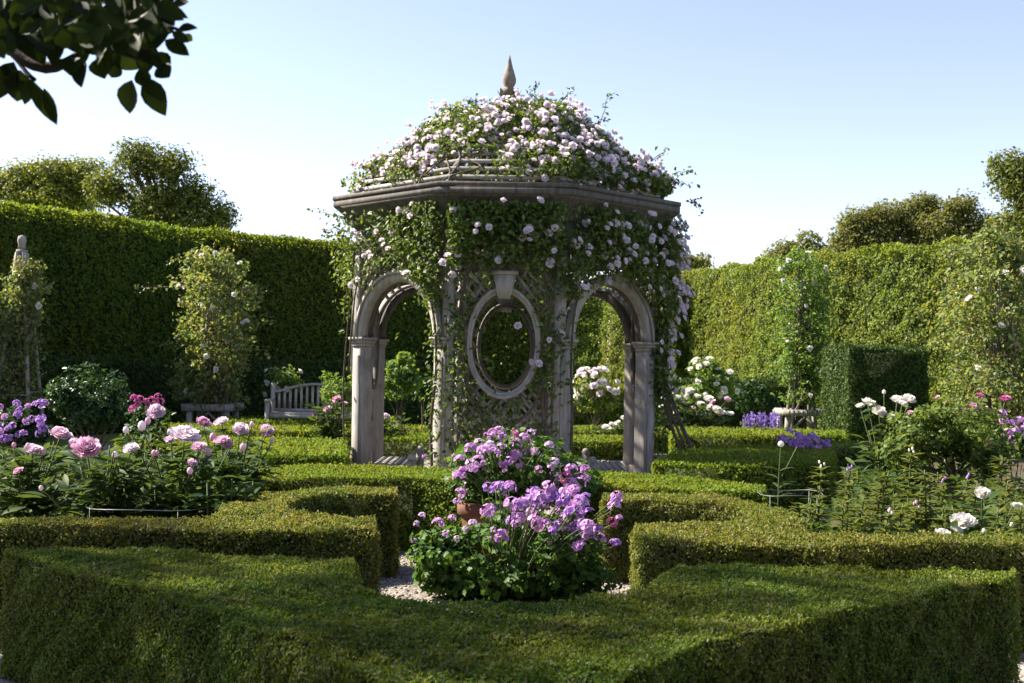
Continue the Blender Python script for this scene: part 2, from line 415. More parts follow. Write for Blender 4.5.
def strip(line, w):                     # line of front points -> polygon with depth w to the left of travel
    line = np.array(line, float); tg = np.gradient(line, axis=0); tg /= np.linalg.norm(tg, axis=1)[:, None]
    nn = np.stack([-tg[:, 1], tg[:, 0]], 1)
    return [tuple(p) for p in line] + [tuple(p) for p in (line + nn * w)[::-1]]

# ---- ground
def sheet(name, poly, z, m, sub=0):
    bm = bmesh.new(); vs = [bm.verts.new((x, y, z)) for x, y in poly]; f = bm.faces.new(vs)
    if f.normal.z < 0: f.normal_flip()
    bm.normal_update()
    if f.normal.z < 0: bmesh.ops.reverse_faces(bm, faces=[f])
    me = bpy.data.meshes.new(name); bm.to_mesh(me); bm.free(); me.materials.append(m)
    o = bpy.data.objects.new(name, me); COL.objects.link(o)
    o['kind'] = 'structure'; return o
sheet('ground', [(-250, -60), (250, -60), (250, 400), (-250, 400)], 0.0, M['lawn'])
sheet('gravel_path', [(-6.5, -1), (6.5, -1), (6.5, 17), (-6.5, 17)], .004, M['gravel'])
sheet('flower_bed_soil', GP([(-400, 540), (190, 540), (225, 490), (225, 460), (-300, 455)], 0), .008, M['soil'])
sheet('flower_bed_soil', GP([(815, 560), (1500, 560), (1300, 460), (835, 462), (790, 500)], 0), .008, M['soil'])
# loose stones on the path between the pots
mb = MB()
K = 2600
P = np.zeros((K, 3)); P[:, 0] = rng.uniform(-1.0, 1.0, K); P[:, 1] = rng.uniform(5.2, 8.6, K); P[:, 2] = .008
for p in P:
    s = rng.uniform(.006, .015); V = rng.normal(size=(6, 3))
    V = np.array([[1, 0, 0], [-1, 0, 0], [0, 1, 0], [0, -1, 0], [0, 0, 1], [0, 0, -1]], float) * s * rng.uniform(.6, 1.2, (6, 1)) * [1, 1, .6]
    mb.add(V + p, [(0, 2, 4), (2, 1, 4), (1, 3, 4), (3, 0, 4), (2, 0, 5), (1, 2, 5), (3, 1, 5), (0, 3, 5)])
m, nt, bs, out = mat('loose stone')
g = nt.nodes.new('ShaderNodeNewGeometry'); r = ramp(nt, [(0, (.09, .078, .07)), (.5, (.20, .172, .15)), (1, (.38, .35, .32))])
nt.links.new(g.outputs['Random Per Island'], r.inputs[0]); nt.links.new(r.outputs[0], bs.inputs['Base Color']); bs.inputs['Roughness'].default_value = .9
o = mb.build('loose_gravel', m); tag(o, 'loose pale pebbles lying on the gravel around the flower pots', 'gravel', kind='stuff')

# ---- clipped box
BG = 'clipped box hedges of the parterre'
HZ = .52
pA = [(4, 556), (62, 573), (137, 587), (195, 607), (293, 642), (390, 683), (505, 745), (625, 679), (691, 652), (766, 632), (828, 618), (902, 599), (952, 587), (1014, 577),
      (1016, 571), (850, 569), (679, 569), (657, 582), (645, 597), (560, 605), (500, 608), (440, 604), (400, 598), (357, 585), (353, 560), (180, 553), (6, 550)]
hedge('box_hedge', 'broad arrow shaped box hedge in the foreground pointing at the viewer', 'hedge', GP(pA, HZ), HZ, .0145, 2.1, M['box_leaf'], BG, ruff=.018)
inner = smooth_line([(344, 494), (305, 497), (287, 503), (290, 511), (312, 515), (352, 517)], 5)
outer = smooth_line([(130, 520), (195, 520), (218, 515), (220, 507), (235, 500), (262, 495), (300, 490)], 5)
pB = [(397, 496)] + [tuple(p) for p in inner] + [(375, 519), (376, 532), (300, 531), (150, 529), (0, 527), (-150, 525), (-150, 516), (0, 519)] + [tuple(p) for p in outer] + [(397, 488)]
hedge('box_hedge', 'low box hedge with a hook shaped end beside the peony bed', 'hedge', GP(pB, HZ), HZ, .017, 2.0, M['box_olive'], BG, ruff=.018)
outer = smooth_line([(650, 493), (712, 497), (757, 504), (785, 513), (803, 523), (806, 530), (830, 535)], 5)
inner = smooth_line([(690, 524), (735, 521), (748, 515), (738, 509), (700, 504), (650, 501)], 5)
pB = [(602, 493)] + [tuple(p) for p in outer] + [(900, 536), (1024, 538), (1200, 541), (1200, 550), (1024, 547), (900, 546), (760, 544), (640, 541), (635, 539), (635, 526)] + [tuple(p) for p in inner] + [(602, 500)]
hedge('box_hedge', 'low box hedge with a hook shaped end in front of the lily stems', 'hedge', GP(pB, HZ), HZ, .017, 2.0, M['box_olive'], BG, ruff=.018)
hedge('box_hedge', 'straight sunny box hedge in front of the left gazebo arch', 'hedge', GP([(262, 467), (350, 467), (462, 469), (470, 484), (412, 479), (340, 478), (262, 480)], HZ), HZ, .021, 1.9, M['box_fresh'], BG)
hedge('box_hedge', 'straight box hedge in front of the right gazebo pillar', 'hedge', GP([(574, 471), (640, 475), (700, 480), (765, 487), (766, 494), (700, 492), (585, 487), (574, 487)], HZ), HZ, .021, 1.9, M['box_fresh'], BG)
hedge('box_hedge', 'wide flat box hedge reaching up to the left gazebo pillar', 'hedge', GP([(120, 437), (346, 441), (346, 457), (110, 456)], .45), .45, .034, 1.8, M['box_fresh'], BG)
hedge('box_hedge', 'wide box hedge right of the gazebo with a violet geranium on its far side', 'hedge', GP([(678, 452), (740, 447), (835, 448), (830, 466), (740, 467), (652, 464)], .45), .45, .034, 1.8, M['box_fresh'], BG)
hedge('box_hedge', 'curved dark box hedge behind the violet geranium', 'hedge', GP([tuple(p) for p in smooth_line([(829, 450), (860, 449), (895, 450), (925, 456)], 4)] + [(930, 451), (895, 445), (860, 444), (829, 445)], .45), .45, .036, 1.8, M['box_leaf'], BG)
hedge('box_hedge', 'sunlit box hedge in front of the white peonies beside the gazebo', 'hedge', GP([(672, 429), (760, 430), (845, 432), (845, 437), (760, 437), (672, 436)], .42), .42, .04, 1.8, M['box_fresh'], BG)
hedge('box_hedge', 'narrow sunlit box hedge behind the peony bed near the bench', 'hedge', GP([(160, 426), (338, 428), (338, 433), (150, 431)], .4), .4, .04, 1.8, M['box_fresh'], BG)
hedge('box_hedge', 'low box hedge seen through the arches behind the gazebo', 'hedge', GP([(365, 434), (650, 438), (650, 443), (365, 440)], .25), .25, .04, 1.8, M['box_fresh'], BG)
hedge('box_hedge', 'far sunny box hedge seen through the left arch', 'hedge', GP([(345, 427), (470, 428), (470, 431), (345, 430)], .3), .3, .05, 1.7, M['box_fresh'], BG)
hedge('box_hedge', 'far sunny box hedge seen through the right arch', 'hedge', GP([(545, 428), (668, 430), (668, 433), (545, 431)], .3), .3, .05, 1.7, M['box_fresh'], BG)
hedge('box_hedge', 'far sunny box hedge running in front of the slatted bench', 'hedge', GP([(225, 419), (395, 419), (395, 423), (225, 423)], .3), .3, .05, 1.7, M['box_fresh'], BG)

# ---- tall hedges
lt = [(-300, 14.0), (-150, 16.0), (0, 18.7), (100, 20.5), (200, 22.6), (340, 24.4), (440, 26.0), (545, 28.0)]
lt = smooth_line([((x - 512) / F * d, d) for x, d in lt], 4)
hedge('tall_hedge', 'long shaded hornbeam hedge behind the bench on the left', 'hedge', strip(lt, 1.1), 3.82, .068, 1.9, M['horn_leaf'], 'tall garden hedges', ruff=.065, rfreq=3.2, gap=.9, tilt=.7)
rt = [(603, 35.0), (660, 32.6), (720, 29.8), (770, 27.2), (870, 24.3), (960, 22.6), (1024, 21.7), (1200, 19.5), (1400, 17.5)]
rt = smooth_line([((x - 512) / F * d, d) for x, d in rt], 4)
hedge('tall_hedge', 'long sunlit hornbeam hedge filling the right background', 'hedge', strip(rt, 1.1), 3.82, .068, 1.9, M['sunlit_horn_leaf'], 'tall garden hedges', ruff=.085, rfreq=3.4, gap=1.0, tilt=.7)
hedge('tall_hedge', 'sunlit end of a hedge seen deep through the right arch', 'hedge', [(.6, 38.0), (2.9, 37.0), (3.1, 38.4), (.8, 39.4)], 3.82, .09, 1.9, M['sunlit_horn_leaf'], 'tall garden hedges', ruff=.1, rfreq=3.4, gap=1.0, tilt=.7)
# buttress added to the right hedge so that its shade falls along it
hedge('shade_buttress', 'clipped buttress added to shade the sunlit hedge beside the gazebo roses', 'hedge', [(3.2, 32.2), (4.5, 31.2), (5.1, 32.2), (4.4, 33.0)], 3.75, .085, 2.0, M['horn_leaf'], 'tall garden hedges', ruff=.1, rfreq=3.2, gap=.9, tilt=.7)
hedge('tall_hedge', 'unseen hornbeam hedge added at the back of the viewer to darken the front hedges', 'hedge', [(-13, -5.2), (11, -5.2), (11, -4.2), (-13, -4.2)], 3.8, .16, 1.6, M['horn_leaf'], 'tall garden hedges', ruff=.1, rfreq=3.2, gap=.5)  # added out of view to keep sky light off the front hedge faces
# yew
yl = smooth_line([((x - 512) / F * d, d) for x, d in [(-120, 15.0), (20, 17.6), (120, 19.4), (215, 21.2), (348, 22.6), (430, 23.4)]], 4)
hedge('yew_hedge', 'waist high dark yew hedge running behind the bench', 'hedge', strip(yl, .55), 1.22, .06, 1.9, M['yew_leaf'], 'yew hedges', ruff=.04, rfreq=5)
hedge('yew_hedge', 'dark clipped yew block in front of the sunlit hedge', 'hedge', [((x - 512) / F * d, d) for x, d in [(850, 19.3), (927, 19.7), (920, 21.2), (823, 20.9)]], 1.67, .05, 2.0, M['yew_leaf'], 'yew hedges', ruff=.04, rfreq=4)
hedge('yew_hedge', 'low yew hedge behind the white peonies right of the gazebo', 'hedge', [((x - 512) / F * d, d) for x, d in [(650, 22.6), (800, 22.8), (806, 23.6), (650, 23.6)]], 1.0, .06, 1.9, M['yew_leaf'], 'yew hedges', ruff=.05, rfreq=4)
hedge('yew_hedge', 'low sunny hedge seen behind the right arch and its pink rose bush', 'hedge', [((x - 512) / F * d, d) for x, d in [(540, 24.5), (640, 24.5), (640, 25.3), (540, 25.3)]], .75, .06, 1.9, M['box_fresh'], 'yew hedges', ruff=.05, rfreq=4)

# ------------------------------------------------------------------ the gazebo
GX, GY, A, W = -.087, 13.15, 1.68, .58
gz = thing('gazebo', 'weathered grey timber gazebo with arches and an open domed roof smothered in roses', 'gazebo', (GX, GY, 0))
def octa(a, z, w=W / A):
    w = a * w
    return np.array([(-w, -a, z), (w, -a, z), (a, -w, z), (a, w, z), (w, a, z), (-w, a, z), (-a, w, z), (-a, -w, z)])
V8 = octa(A, 0)
class Face:
    def __init__(s, i):
        a, b = V8[i], V8[(i + 1) % 8]
        s.m = (a + b) / 2; s.L = np.linalg.norm(b - a); s.u = (b - a) / s.L
        s.n = np.array([s.u[1], -s.u[0], 0])          # outward
        if np.dot(s.n, s.m) < 0: s.n = -s.n
    def p(s, u, z, n=0): return s.m + s.u * u + s.n * n + np.array([0, 0, z])
    def box(s, mb, u0, u1, z0, z1, n0, n1, mi=0):
        return mb.box(s.p((u0 + u1) / 2, (z0 + z1) / 2, (n0 + n1) / 2), ((u1 - u0) / 2, (n1 - n0) / 2, (z1 - z0) / 2), np.array([s.u, s.n, [0, 0, 1]]), mi)
    def ring(s, mb, cu, cz, ri, ro, n0, n1, a0, a1, k, ei=1.0, eo=None, closed=False):
        eo = ei if eo is None else eo
        an = np.linspace(a0, a1, k, endpoint=not closed); V = []
        for t in an:
            c, si = math.cos(t), math.sin(t)
            for r, e, n in ((ri, ei, n0), (ro, eo, n0), (ro, eo, n1), (ri, ei, n1)):
                V.append(s.p(cu + r * c, cz + r * e * si, n))
        Q = []
        m = k if closed else k - 1
        for i in range(m):
            j = (i + 1) % k
            for q in range(4): Q.append((i * 4 + q, i * 4 + (q + 1) % 4, j * 4 + (q + 1) % 4, j * 4 + q))
        if not closed: Q += [(3, 2, 1, 0), ((k - 1) * 4, (k - 1) * 4 + 1, (k - 1) * 4 + 2, (k - 1) * 4 + 3)]
        return mb.quads(V, Q)
FC = [Face(i) for i in range(8)]
ZS, ZT = 1.60, 2.80
PW, TH = .185, .14
def bevel(o, w=.006):
    b = o.modifiers.new('edge', 'BEVEL'); b.width = w; b.segments = 1; b.limit_method = 'ANGLE'; b.angle_limit = R(50)
for i, f in enumerate(FC):
    h = f.L / 2
    if i % 2 == 1:                                     # the arched faces
        for sgn in (-1, 1):
            mb = MB()
            a, b_ = sorted((sgn * (h - .012), sgn * (h - PW)))
            f.box(mb, a, b_, 0, ZS - .10, -TH, 0)
            f.box(mb, a + .035, b_ - .035, .16, ZS - .2, 0, .012)
            f.box(mb, a - .012, b_ + .012, 0, .14, -TH - .012, .022)
            po = mb.build('post', M['oak'], gz); bevel(po)
            mb = MB()
            f.box(mb, a - .010, b_ + .010, ZS - .10, ZS - .065, -TH - .010, .014)
            f.box(mb, a - .022, b_ + .022, ZS - .065, ZS - .03, -TH - .022, .026)
            f.box(mb, a - .038, b_ + .038, ZS - .03, ZS, -TH - .038, .042)
            cp = mb.build('capital', M['oak'], po); bevel(cp, .005)
            mb = MB()
            c, d = sorted((sgn * (h - .012), sgn * (h - .085)))
            f.box(mb, c, d, ZS + .002, ZT - .3, -.10, -.012)
            f.box(mb, c, d, ZS + .002, ZT - .3, -TH, -TH + .03)
            bevel(mb.build('upper_post', M['oak'], gz))
        ri = h - PW - .005
        mb = MB(); f.ring(mb, 0, ZS + .001, ri, ri + .11, -.066, .02, 0, math.pi, 33)
        f.ring(mb, 0, ZS + .001, ri + .08, ri + .113, .0195, .04, 0, math.pi, 33)
        ar = mb.build('arch', M['oak'], gz)
        mb = MB(); f.ring(mb, 0, ZS + .001, ri, ri + .085, -TH, -.07, 0, math.pi, 33)
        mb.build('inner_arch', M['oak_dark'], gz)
        # crossed spandrel laths
        for sgn in (-1, 1):
            mb = MB()
            for k in range(7):
                u0 = sgn * (h - .10); z0 = ZS + .25 + k * .16
                u1 = u0 - sgn * .42; z1 = z0 + .42
                for flip in (0, 1):
                    p0, p1 = (u0, z1) if flip else (u0, z0), (u1, z0) if flip else (u1, z1)
                    # keep to the outside of the ring
                    pts = [(p0[0] + (p1[0] - p0[0]) * t, p0[1] + (p1[1] - p0[1]) * t) for t in np.linspace(0, 1, 40)]
                    ok = [q for q in pts if math.hypot(q[0], q[1] - ZS) > ri + .12 and q[1] < ZT - .3 and abs(q[0]) < h - .08]
                    if len(ok) > 6:
                        mb.bar(f.p(*ok[0], -.045 - .028 * flip), f.p(*ok[-1], -.045 - .028 * flip), .026, .034, up=f.u)
            mb.build('lath', M['oak'], gz)
    else:                                              # the faces with an oval window
        for sgn in (-1, 1):
            mb = MB()
            a, b_ = sorted((sgn * (h - .004), sgn * (h - .075)))
            f.box(mb, a, b_, 0, ZT - .3, -TH + .02, -.012)
            bevel(mb.build('corner_post', M['oak'], gz))
        cz, ex = 1.55, 1.5
        mb = MB(); f.ring(mb, 0, cz, .322, .368, -.10, .03, 0, 2 * math.pi, 56, 1.56, 1.5, closed=True)
        f.ring(mb, 0, cz, .350, .378, .0295, .05, 0, 2 * math.pi, 56, 1.52, 1.5, closed=True)
        ov = mb.build('oval_window', M['oak'], gz)
        mb = MB(); f.ring(mb, 0, cz, .318, .36, -.19, -.13, 0, 2 * math.pi, 56, 1.56, 1.5, closed=True)
        mb.build('inner_oval', M['oak_dark'], gz)
        mb = MB()
        Vk = [f.p(u * w, z, n) for z, w in ((2.0, .065), (2.235, .115)) for n in (-.08, .075) for u in (-1, 1)]
        mb.quads(Vk, [(0, 1, 5, 4), (2, 6, 7, 3), (0, 2, 3, 1), (4, 5, 7, 6), (0, 4, 6, 2), (1, 3, 7, 5)])
        f.box(mb, -.135, .135, 2.237, 2.275, -.085, .09)
        mb.build('keystone', M['oak'], ov)
        mb = MB()                                       # lattice round the oval
        for flip in (0, 1):
            for c in np.arange(-2.6, 4.4, .19):
                sl = 1 if flip else -1
                pts = [(u, c + 1.0 + sl * u * 1.25) for u in np.linspace(-h + .08, h - .08, 70)]
                run = []
                for q in pts + [None]:
                    if q is not None and .12 < q[1] < ZT - .32 and (q[0] / .37) ** 2 + ((q[1] - cz) / (.37 * 1.5)) ** 2 > 1: run.append(q)
                    else:
                        if len(run) > 4: mb.bar(f.p(*run[0], -.03 - .03 * flip), f.p(*run[-1], -.03 - .03 * flip), .026, .034, up=f.u)
                        run = []
        f.box(mb, -h + .076, h - .076, .03, .11, -.08, -.015)
        f.box(mb, -h + .076, h - .076, .62, .66, -.1, -.068)
        mb.build('lattice', M['oak'], gz)
# frieze, cove, fascia
def oct_ring(mb, rings, closed=False):
    V = np.concatenate([octa(a, z) for a, z in rings]); n = len(rings)
    Q = [(i * 8 + j, i * 8 + (j + 1) % 8, (i + 1) * 8 + (j + 1) % 8, (i + 1) * 8 + j) for i in range(n - 1 + (1 if closed else 0)) for j in range(8)]
    Q = [tuple(q % (n * 8) for q in t) for t in Q]
    return mb.quads(V, Q)
mb = MB(); oct_ring(mb, [(A - .02, 2.50), (A - .02, 2.80), (A - .10, 2.80), (A - .10, 2.50)], True)
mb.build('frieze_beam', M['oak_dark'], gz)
mb = MB(); oct_ring(mb, [(A - .05, 2.80), (A + .005, 2.805), (A + .03, 2.86), (A + .09, 2.94), (A + .17, 3.0), (A + .205, 3.03), (A - .05, 3.04)], True)
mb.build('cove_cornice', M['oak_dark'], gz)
mb = MB(); oct_ring(mb, [(A + .19, 3.026), (A + .225, 3.026), (A + .225, 3.085), (A + .19, 3.085)], True)
oct_ring(mb, [(A + .165, 3.10), (A + .235, 3.10), (A + .235, 3.14), (A + .165, 3.14)], True)
oct_ring(mb, [(A + .10, 3.085), (A + .21, 3.087), (A + .21, 3.098), (A + .10, 3.098)], True)
mb.build('eaves_fascia', M['oak_dark'], gz)
DOME = [(3.14, 1.76), (3.27, 1.66), (3.45, 1.44), (3.65, 1.22), (3.85, 1.03), (4.05, .85), (4.20, .66), (4.32, .44), (4.40, .20), (4.43, .08)]
DOME = [(3.14 + (z - 3.14) * .94, r) for z, r in DOME]
def dome_r(z): return float(np.interp(z, [p[0] for p in DOME], [p[1] for p in DOME]))
for z in list(np.arange(3.22, 4.30, .10)):
    mb = MB(); a = dome_r(z)
    oct_ring(mb, [(a - .03, z - .019), (a, z - .021), (a, z + .021), (a - .03, z + .019)], True)
    mb.build('roof_slat', M['oak'], gz)
for k in range(8):
    mb = MB(); zz = np.linspace(3.13, 4.34, 14)
    pts = np.array([octa(dome_r(z) - .055, z)[k] for z in zz])
    for a, b_ in zip(pts[:-1], pts[1:]): mb.bar(a, b_, .06, .05, up=(-pts[0][1], pts[0][0], 0))
    mb.build('roof_rib', M['oak_dark'], gz)
for k in range(8):
    mb = MB(); zz = np.linspace(3.13, 4.33, 14)
    pts = np.array([(octa(dome_r(z) - .05, z)[k] + octa(dome_r(z) - .05, z)[(k + 1) % 8]) / 2 for z in zz])
    for a, b_ in zip(pts[:-1], pts[1:]): mb.bar(a, b_, .04, .04, up=(-pts[0][1], pts[0][0], 0))
    mb.build('roof_rib', M['oak_dark'], gz)
mb = MB(); mb.lathe([(0.001, 4.36), (.16, 4.38), (.15, 4.44), (.085, 4.46), (.07, 4.50), (.085, 4.53), (.105, 4.58), (.115, 4.62), (.07, 4.625), (.045, 4.64), (.055, 4.66), (.075, 4.70), (.08, 4.74), (.065, 4.80), (.04, 4.88), (.02, 4.96), (.006, 5.02), (0.0005, 5.03)], c=(0, 0, -.125), k=20)
fi = mb.build('finial', M['stone'], gz, smooth=True)
mb = MB()
for k in range(8):
    t = k * math.pi / 4; c = np.array([math.cos(t), math.sin(t), 0])
    mb.bigleaf(c * .07 + [0, 0, 4.375], c * .12 + [0, 0, 4.51], c, .07, curl=-.15)
mb.build('leaf_collar', M['stone'], fi)

# slatted seat standing inside the gazebo
def gazebo_seat(sx, label):
    st = thing('slatted_seat', label, 'bench', (GX + sx * 1.18, GY - .25, 0), 'slatted seats inside the gazebo')
    mb = MB()
    for k in range(6): mb.box((-.21 + k * .075, 0, .20), (.027, .55, .012))
    mb.build('seat', M['oak'], st)
    for y in (-.56, .56):
        mb = MB(); mb.box((-.2 if sx > 0 else .2, y, .14), (.045, .03, .14)); mb.lathe([(.045, .28), (.05, .30), (.035, .335), (.001, .35)], (-.2 if sx > 0 else .2, y, 0), 10)
        mb.build('leg', M['oak'], st)
        mb = MB(); mb.box((.17 if sx > 0 else -.17, y, .094), (.03, .03, .094)); mb.build('leg', M['oak'], st)
gazebo_seat(1, 'low slatted wooden seat inside the gazebo behind its right pillar')
gazebo_seat(-1, 'low slatted wooden seat inside the gazebo behind its left pillar')

# ------------------------------------------------------------------ flowers, prototypes kept in the library only
def proto(mb, name, m):
    o = mb.build(name, m); COL.objects.unlink(o); return o
def use(src, name, parent, loc, s, rot=None):
    c = src.copy(); c.name = name; COL.objects.link(c); c.parent = parent
    c.location = loc; c.scale = (s,) * 3 if np.isscalar(s) else s
    c.rotation_euler = rot if rot is not None else (rng.uniform(-.5, .5), rng.uniform(-.5, .5), rng.uniform(0, 6.28))
    return c
def petal(mb, base, d, up, L, w, cup):
    d = np.asarray(d, float); d /= np.linalg.norm(d); up = np.asarray(up, float)
    up = up - d * np.dot(up, d); up /= np.linalg.norm(up) + 1e-9; b = np.cross(up, d)
    V = []
    for u, ww, lift in ((0, .25, 0), (.45, .85, .05), (.8, 1.0, .35), (1.0, .55, .6)):
        for s in (-1, 0, 1):
            V.append(np.asarray(base) + d * L * u + b * s * w * .5 * ww + up * (cup * L * lift + (abs(s) * .16 * w * ww)) + rng.normal(size=3) * .04 * L)
    Q = []
    for i in range(3):
        for j in range(2): Q.append((i * 3 + j, i * 3 + j + 1, i * 3 + j + 4, i * 3 + j + 3))
    mb.quads(np.array(V), Q)
def double_bloom(n_layers, n0, flat=1.0):              # unit diameter, facing +z
    mb = MB()
    for k in range(n_layers):
        q = k / max(1, n_layers - 1); n = max(4, int(n0 * (1 - .45 * q))); el = R(4 + 68 * q)
        L = .5 * (1 - .38 * q)
        for j in range(n):
            t = 2 * math.pi * (j + .5 * (k % 2) + rng.uniform(-.2, .2)) / n
            d = (math.cos(t) * math.cos(el), math.sin(t) * math.cos(el), math.sin(el) * flat)
            petal(mb, (math.cos(t) * .03, math.sin(t) * .03, .02 + .1 * q), d, (0, 0, 1) if el < R(50) else (-math.cos(t), -math.sin(t), .3), L * rng.uniform(.85, 1.1), .34, .5 - .3 * q)
    return mb
def flat_bloom(n=5):
    mb = MB()
    for j in range(n):
        t = 2 * math.pi * j / n + rng.uniform(-.1, .1)
        petal(mb, (0, 0, 0), (math.cos(t), math.sin(t), .18), (0, 0, 1), .5, .5, .12)
    return mb
def truss(nf, spread=.40, fl=.37):                     # a head of five-petalled florets
    mb = MB()
    for k in range(nf):
        v = rng.normal(size=3); v[2] = abs(v[2]) * .9 + .05; v /= np.linalg.norm(v)
        f = flat_bloom(5); V = np.concatenate(f.V); T = np.concatenate(f.T) if len(f.T) == 1 else None
        T = np.concatenate(f.T)
        z = v; x = np.cross(z, (0.3, .2, .9)); x /= np.linalg.norm(x); y = np.cross(z, x)
        V = (V * fl) @ np.array([x, y, z]) + v * spread
        mb.add(V, T)
    return mb
ROSE = [proto(double_bloom(4, 8), 'blossom', M['rose_petal']) for _ in range(4)]
WROSE = [proto(double_bloom(4, 8), 'blossom', M['white_petal']) for _ in range(3)]
PROSE = [proto(double_bloom(4, 8), 'blossom', M['pink_petal']) for _ in range(2)]
def peony(m): return [proto(double_bloom(6, 11), 'flower', m) for _ in range(3)]
PEO = {k: peony(M[k + '_petal']) for k in ('pink', 'blush', 'white', 'magenta')}
PEO['lilac'] = PEO['blush']
TRUSS = {k: [proto(truss(13), 'flower_head', M[k + '_petal']) for _ in range(4)] for k in ('mauve', 'violet', 'lilac', 'magenta')}
mbb = MB(); mbb.lathe([(.001, -.5), (.35, -.35), (.5, 0), (.35, .35), (.001, .5)], k=8)
BUD = {k: proto(mbb, 'bud', M[k + '_petal']) for k in ('pink', 'blush', 'white', 'mauve', 'violet')}

def merged(items, name, mats, parent=None):            # many copies of prototypes in one mesh (for the surplus past a hundred)
    mb = MB()
    for src, loc, s, rot in items:
        n = len(src.data.vertices); V = np.empty(n * 3, np.float32); src.data.vertices.foreach_get('co', V); V = V.reshape(-1, 3).astype(float)
        T = np.empty(len(src.data.polygons) * 3, np.int32); src.data.polygons.foreach_get('vertices', T)
        Rm = np.array(rot.to_matrix()) if hasattr(rot, 'to_matrix') else np.eye(3)
        mb.add((V * s) @ Rm.T + np.asarray(loc), T.reshape(-1, 3))
    return mb.build(name, mats, parent)
from mathutils import Euler
def facing(n, jit=.5):                                 # a rotation whose z axis looks along n
    v = Vector(np.asarray(n, float) + jit * rng.normal(size=3)).normalized()
    q = v.to_track_quat('Z', 'Y'); q = q @ Matrix.Rotation(rng.uniform(0, 6.28), 3, 'Z').to_quaternion()
    return q.to_euler()

# ------------------------------------------------------------------ the climbing rose over the gazebo (local to the gazebo's centre)
cr = thing('climbing_rose', 'pale pink rambling rose covering the dome and front of the gazebo', 'climbing rose', (GX, GY, 0))
def lumps(P, f, seed): return .5 + .5 * np.clip(wnoise(np.asarray(P), f, seed), -1, 1)
mb = MB()
# dome
K = 66000
zz = rng.uniform(3.2, 4.25, K); th = rng.uniform(0, 2 * np.pi, K)
def oct_radius(a, t):
    # distance to the edge of the eight-sided outline in direction t
    d = np.full(len(t), 9.0)
    for f in FC:
        ang = np.array([math.cos(0), 0]); n = f.n[:2]; k = np.dot(f.m[:2], n) / A
        c = np.cos(t) * n[0] + np.sin(t) * n[1]
        d = np.where(c > .05, np.minimum(d, k * a / np.maximum(c, .05)), d)
    return d
az = np.array([dome_r(z) for z in zz])
keep = rng.uniform(0, 1, K) < az / 1.76 * 1.2
zz, th, az = zz[keep], th[keep], az[keep]
rr = oct_radius(az, th)
P0 = np.stack([rr * np.cos(th), rr * np.sin(th), zz], 1)
N0 = np.stack([np.cos(th) * .8, np.sin(th) * .8, np.full(len(th), .6)], 1)
l = lumps(P0, 4.2, 11)
front = (np.abs(P0[:, 0] + .1) < .72) & (P0[:, 1] < 0) & (P0[:, 2] < 3.62)
left = (P0[:, 0] < -.2) & (P0[:, 1] < .5) & (P0[:, 2] < 3.45)
dens = np.clip(.55 + .9 * (l - .45), .02, 1)
dens = np.where(front, dens * np.where(P0[:, 2] > 3.30, 1.0, .8) * (l > .22), dens)
dens = np.where(left, dens * .9, dens)
dens = np.where(P0[:, 0] > .25, np.clip(dens * 1.5, 0, 1), dens)
dens = np.where((P0[:, 0] < -1.25) & (P0[:, 2] < 3.4), dens * .25, dens)
k = rng.uniform(0, 1, len(P0)) < dens
P, N, l2 = P0[k], N0[k], l[k]
off = rng.uniform(-.08, .16, len(P)) + .12 * (l2 - .5) + np.where(P[:, 0] > .2, .05, 0)
P = P + N * off[:, None]
mb.leaves(P, N, .055, .6, .8, fold=.15)
dome_leaf_P, dome_leaf_N = P, N
# faces
def face_density(i, u, z):
    f = FC[i]; h = f.L / 2; U = u / h
    ri = h - PW - .005
    if i == 0:
        ov = (u / .375) ** 2 + ((z - 1.55) / .56) ** 2
        d = np.where(z > 2.28, .95, 0.0)
        d = np.where((z <= 2.28) & (U > .45), .62, d)
        d = np.where((z <= 2.28) & (U < -.5), .5, d)
        d = np.where((z <= 2.28) & (np.abs(U) <= .5) & (z > 1.9), .25, d)
        d = np.where((z < 1.02), .42, d)
        d = np.where((ov < 1.12) & (z < 2.1), np.where((U > .55), .3, .02), d)
        d = np.where((np.abs(u) < .13) & (z > 1.95) & (z < 2.3), .03, d)
        d = np.where((np.abs(U) > .87) & (z < 2.1), d * .35, d)
        return d * np.where(z < .45, .5, 1)
    ro = np.hypot(u, z - ZS)
    if i == 1:     # right front arch
        d = np.where((z > ZS) & (ro > ri + .10) & (z > 2.0), .95, 0)
        d = np.where((z > ZS) & (ro > ri + .13) & (U > .2), .9, d)
        d = np.where((ro > ri + .02) & (z > 2.1) & (ro < ri + .11), .30, d)
        d = np.where((U > .82) & (z < ZS) & (z > .9), .55, d)
        d = np.where((U < -.8) & (z < ZS + .3) & (z > .2), .16, d)
        return d
    if i == 7:     # left front arch
        d = np.where((z > ZS) & (ro > ri + .12) & (z > 2.15), .8, 0)
        d = np.where((z > 2.1) & (U < -.45), .3, d)
        d = np.where((ro > ri + .10) & (U > .1) & (z > ZS + .1), .9, d)
        d = np.where((U > .78) & (z < 1.9) & (z > .2), .25, d)
        d = np.where((z > 2.55) & (U < -.5), .35, d)
        return d
    if i == 2: return np.where(z > 1.0, .9, .15)
    if i == 6: return np.where(z > 2.2, .35, .05)
    return np.where(z > 2.35, .5, .05)
FP, FN, FI = [], [], []
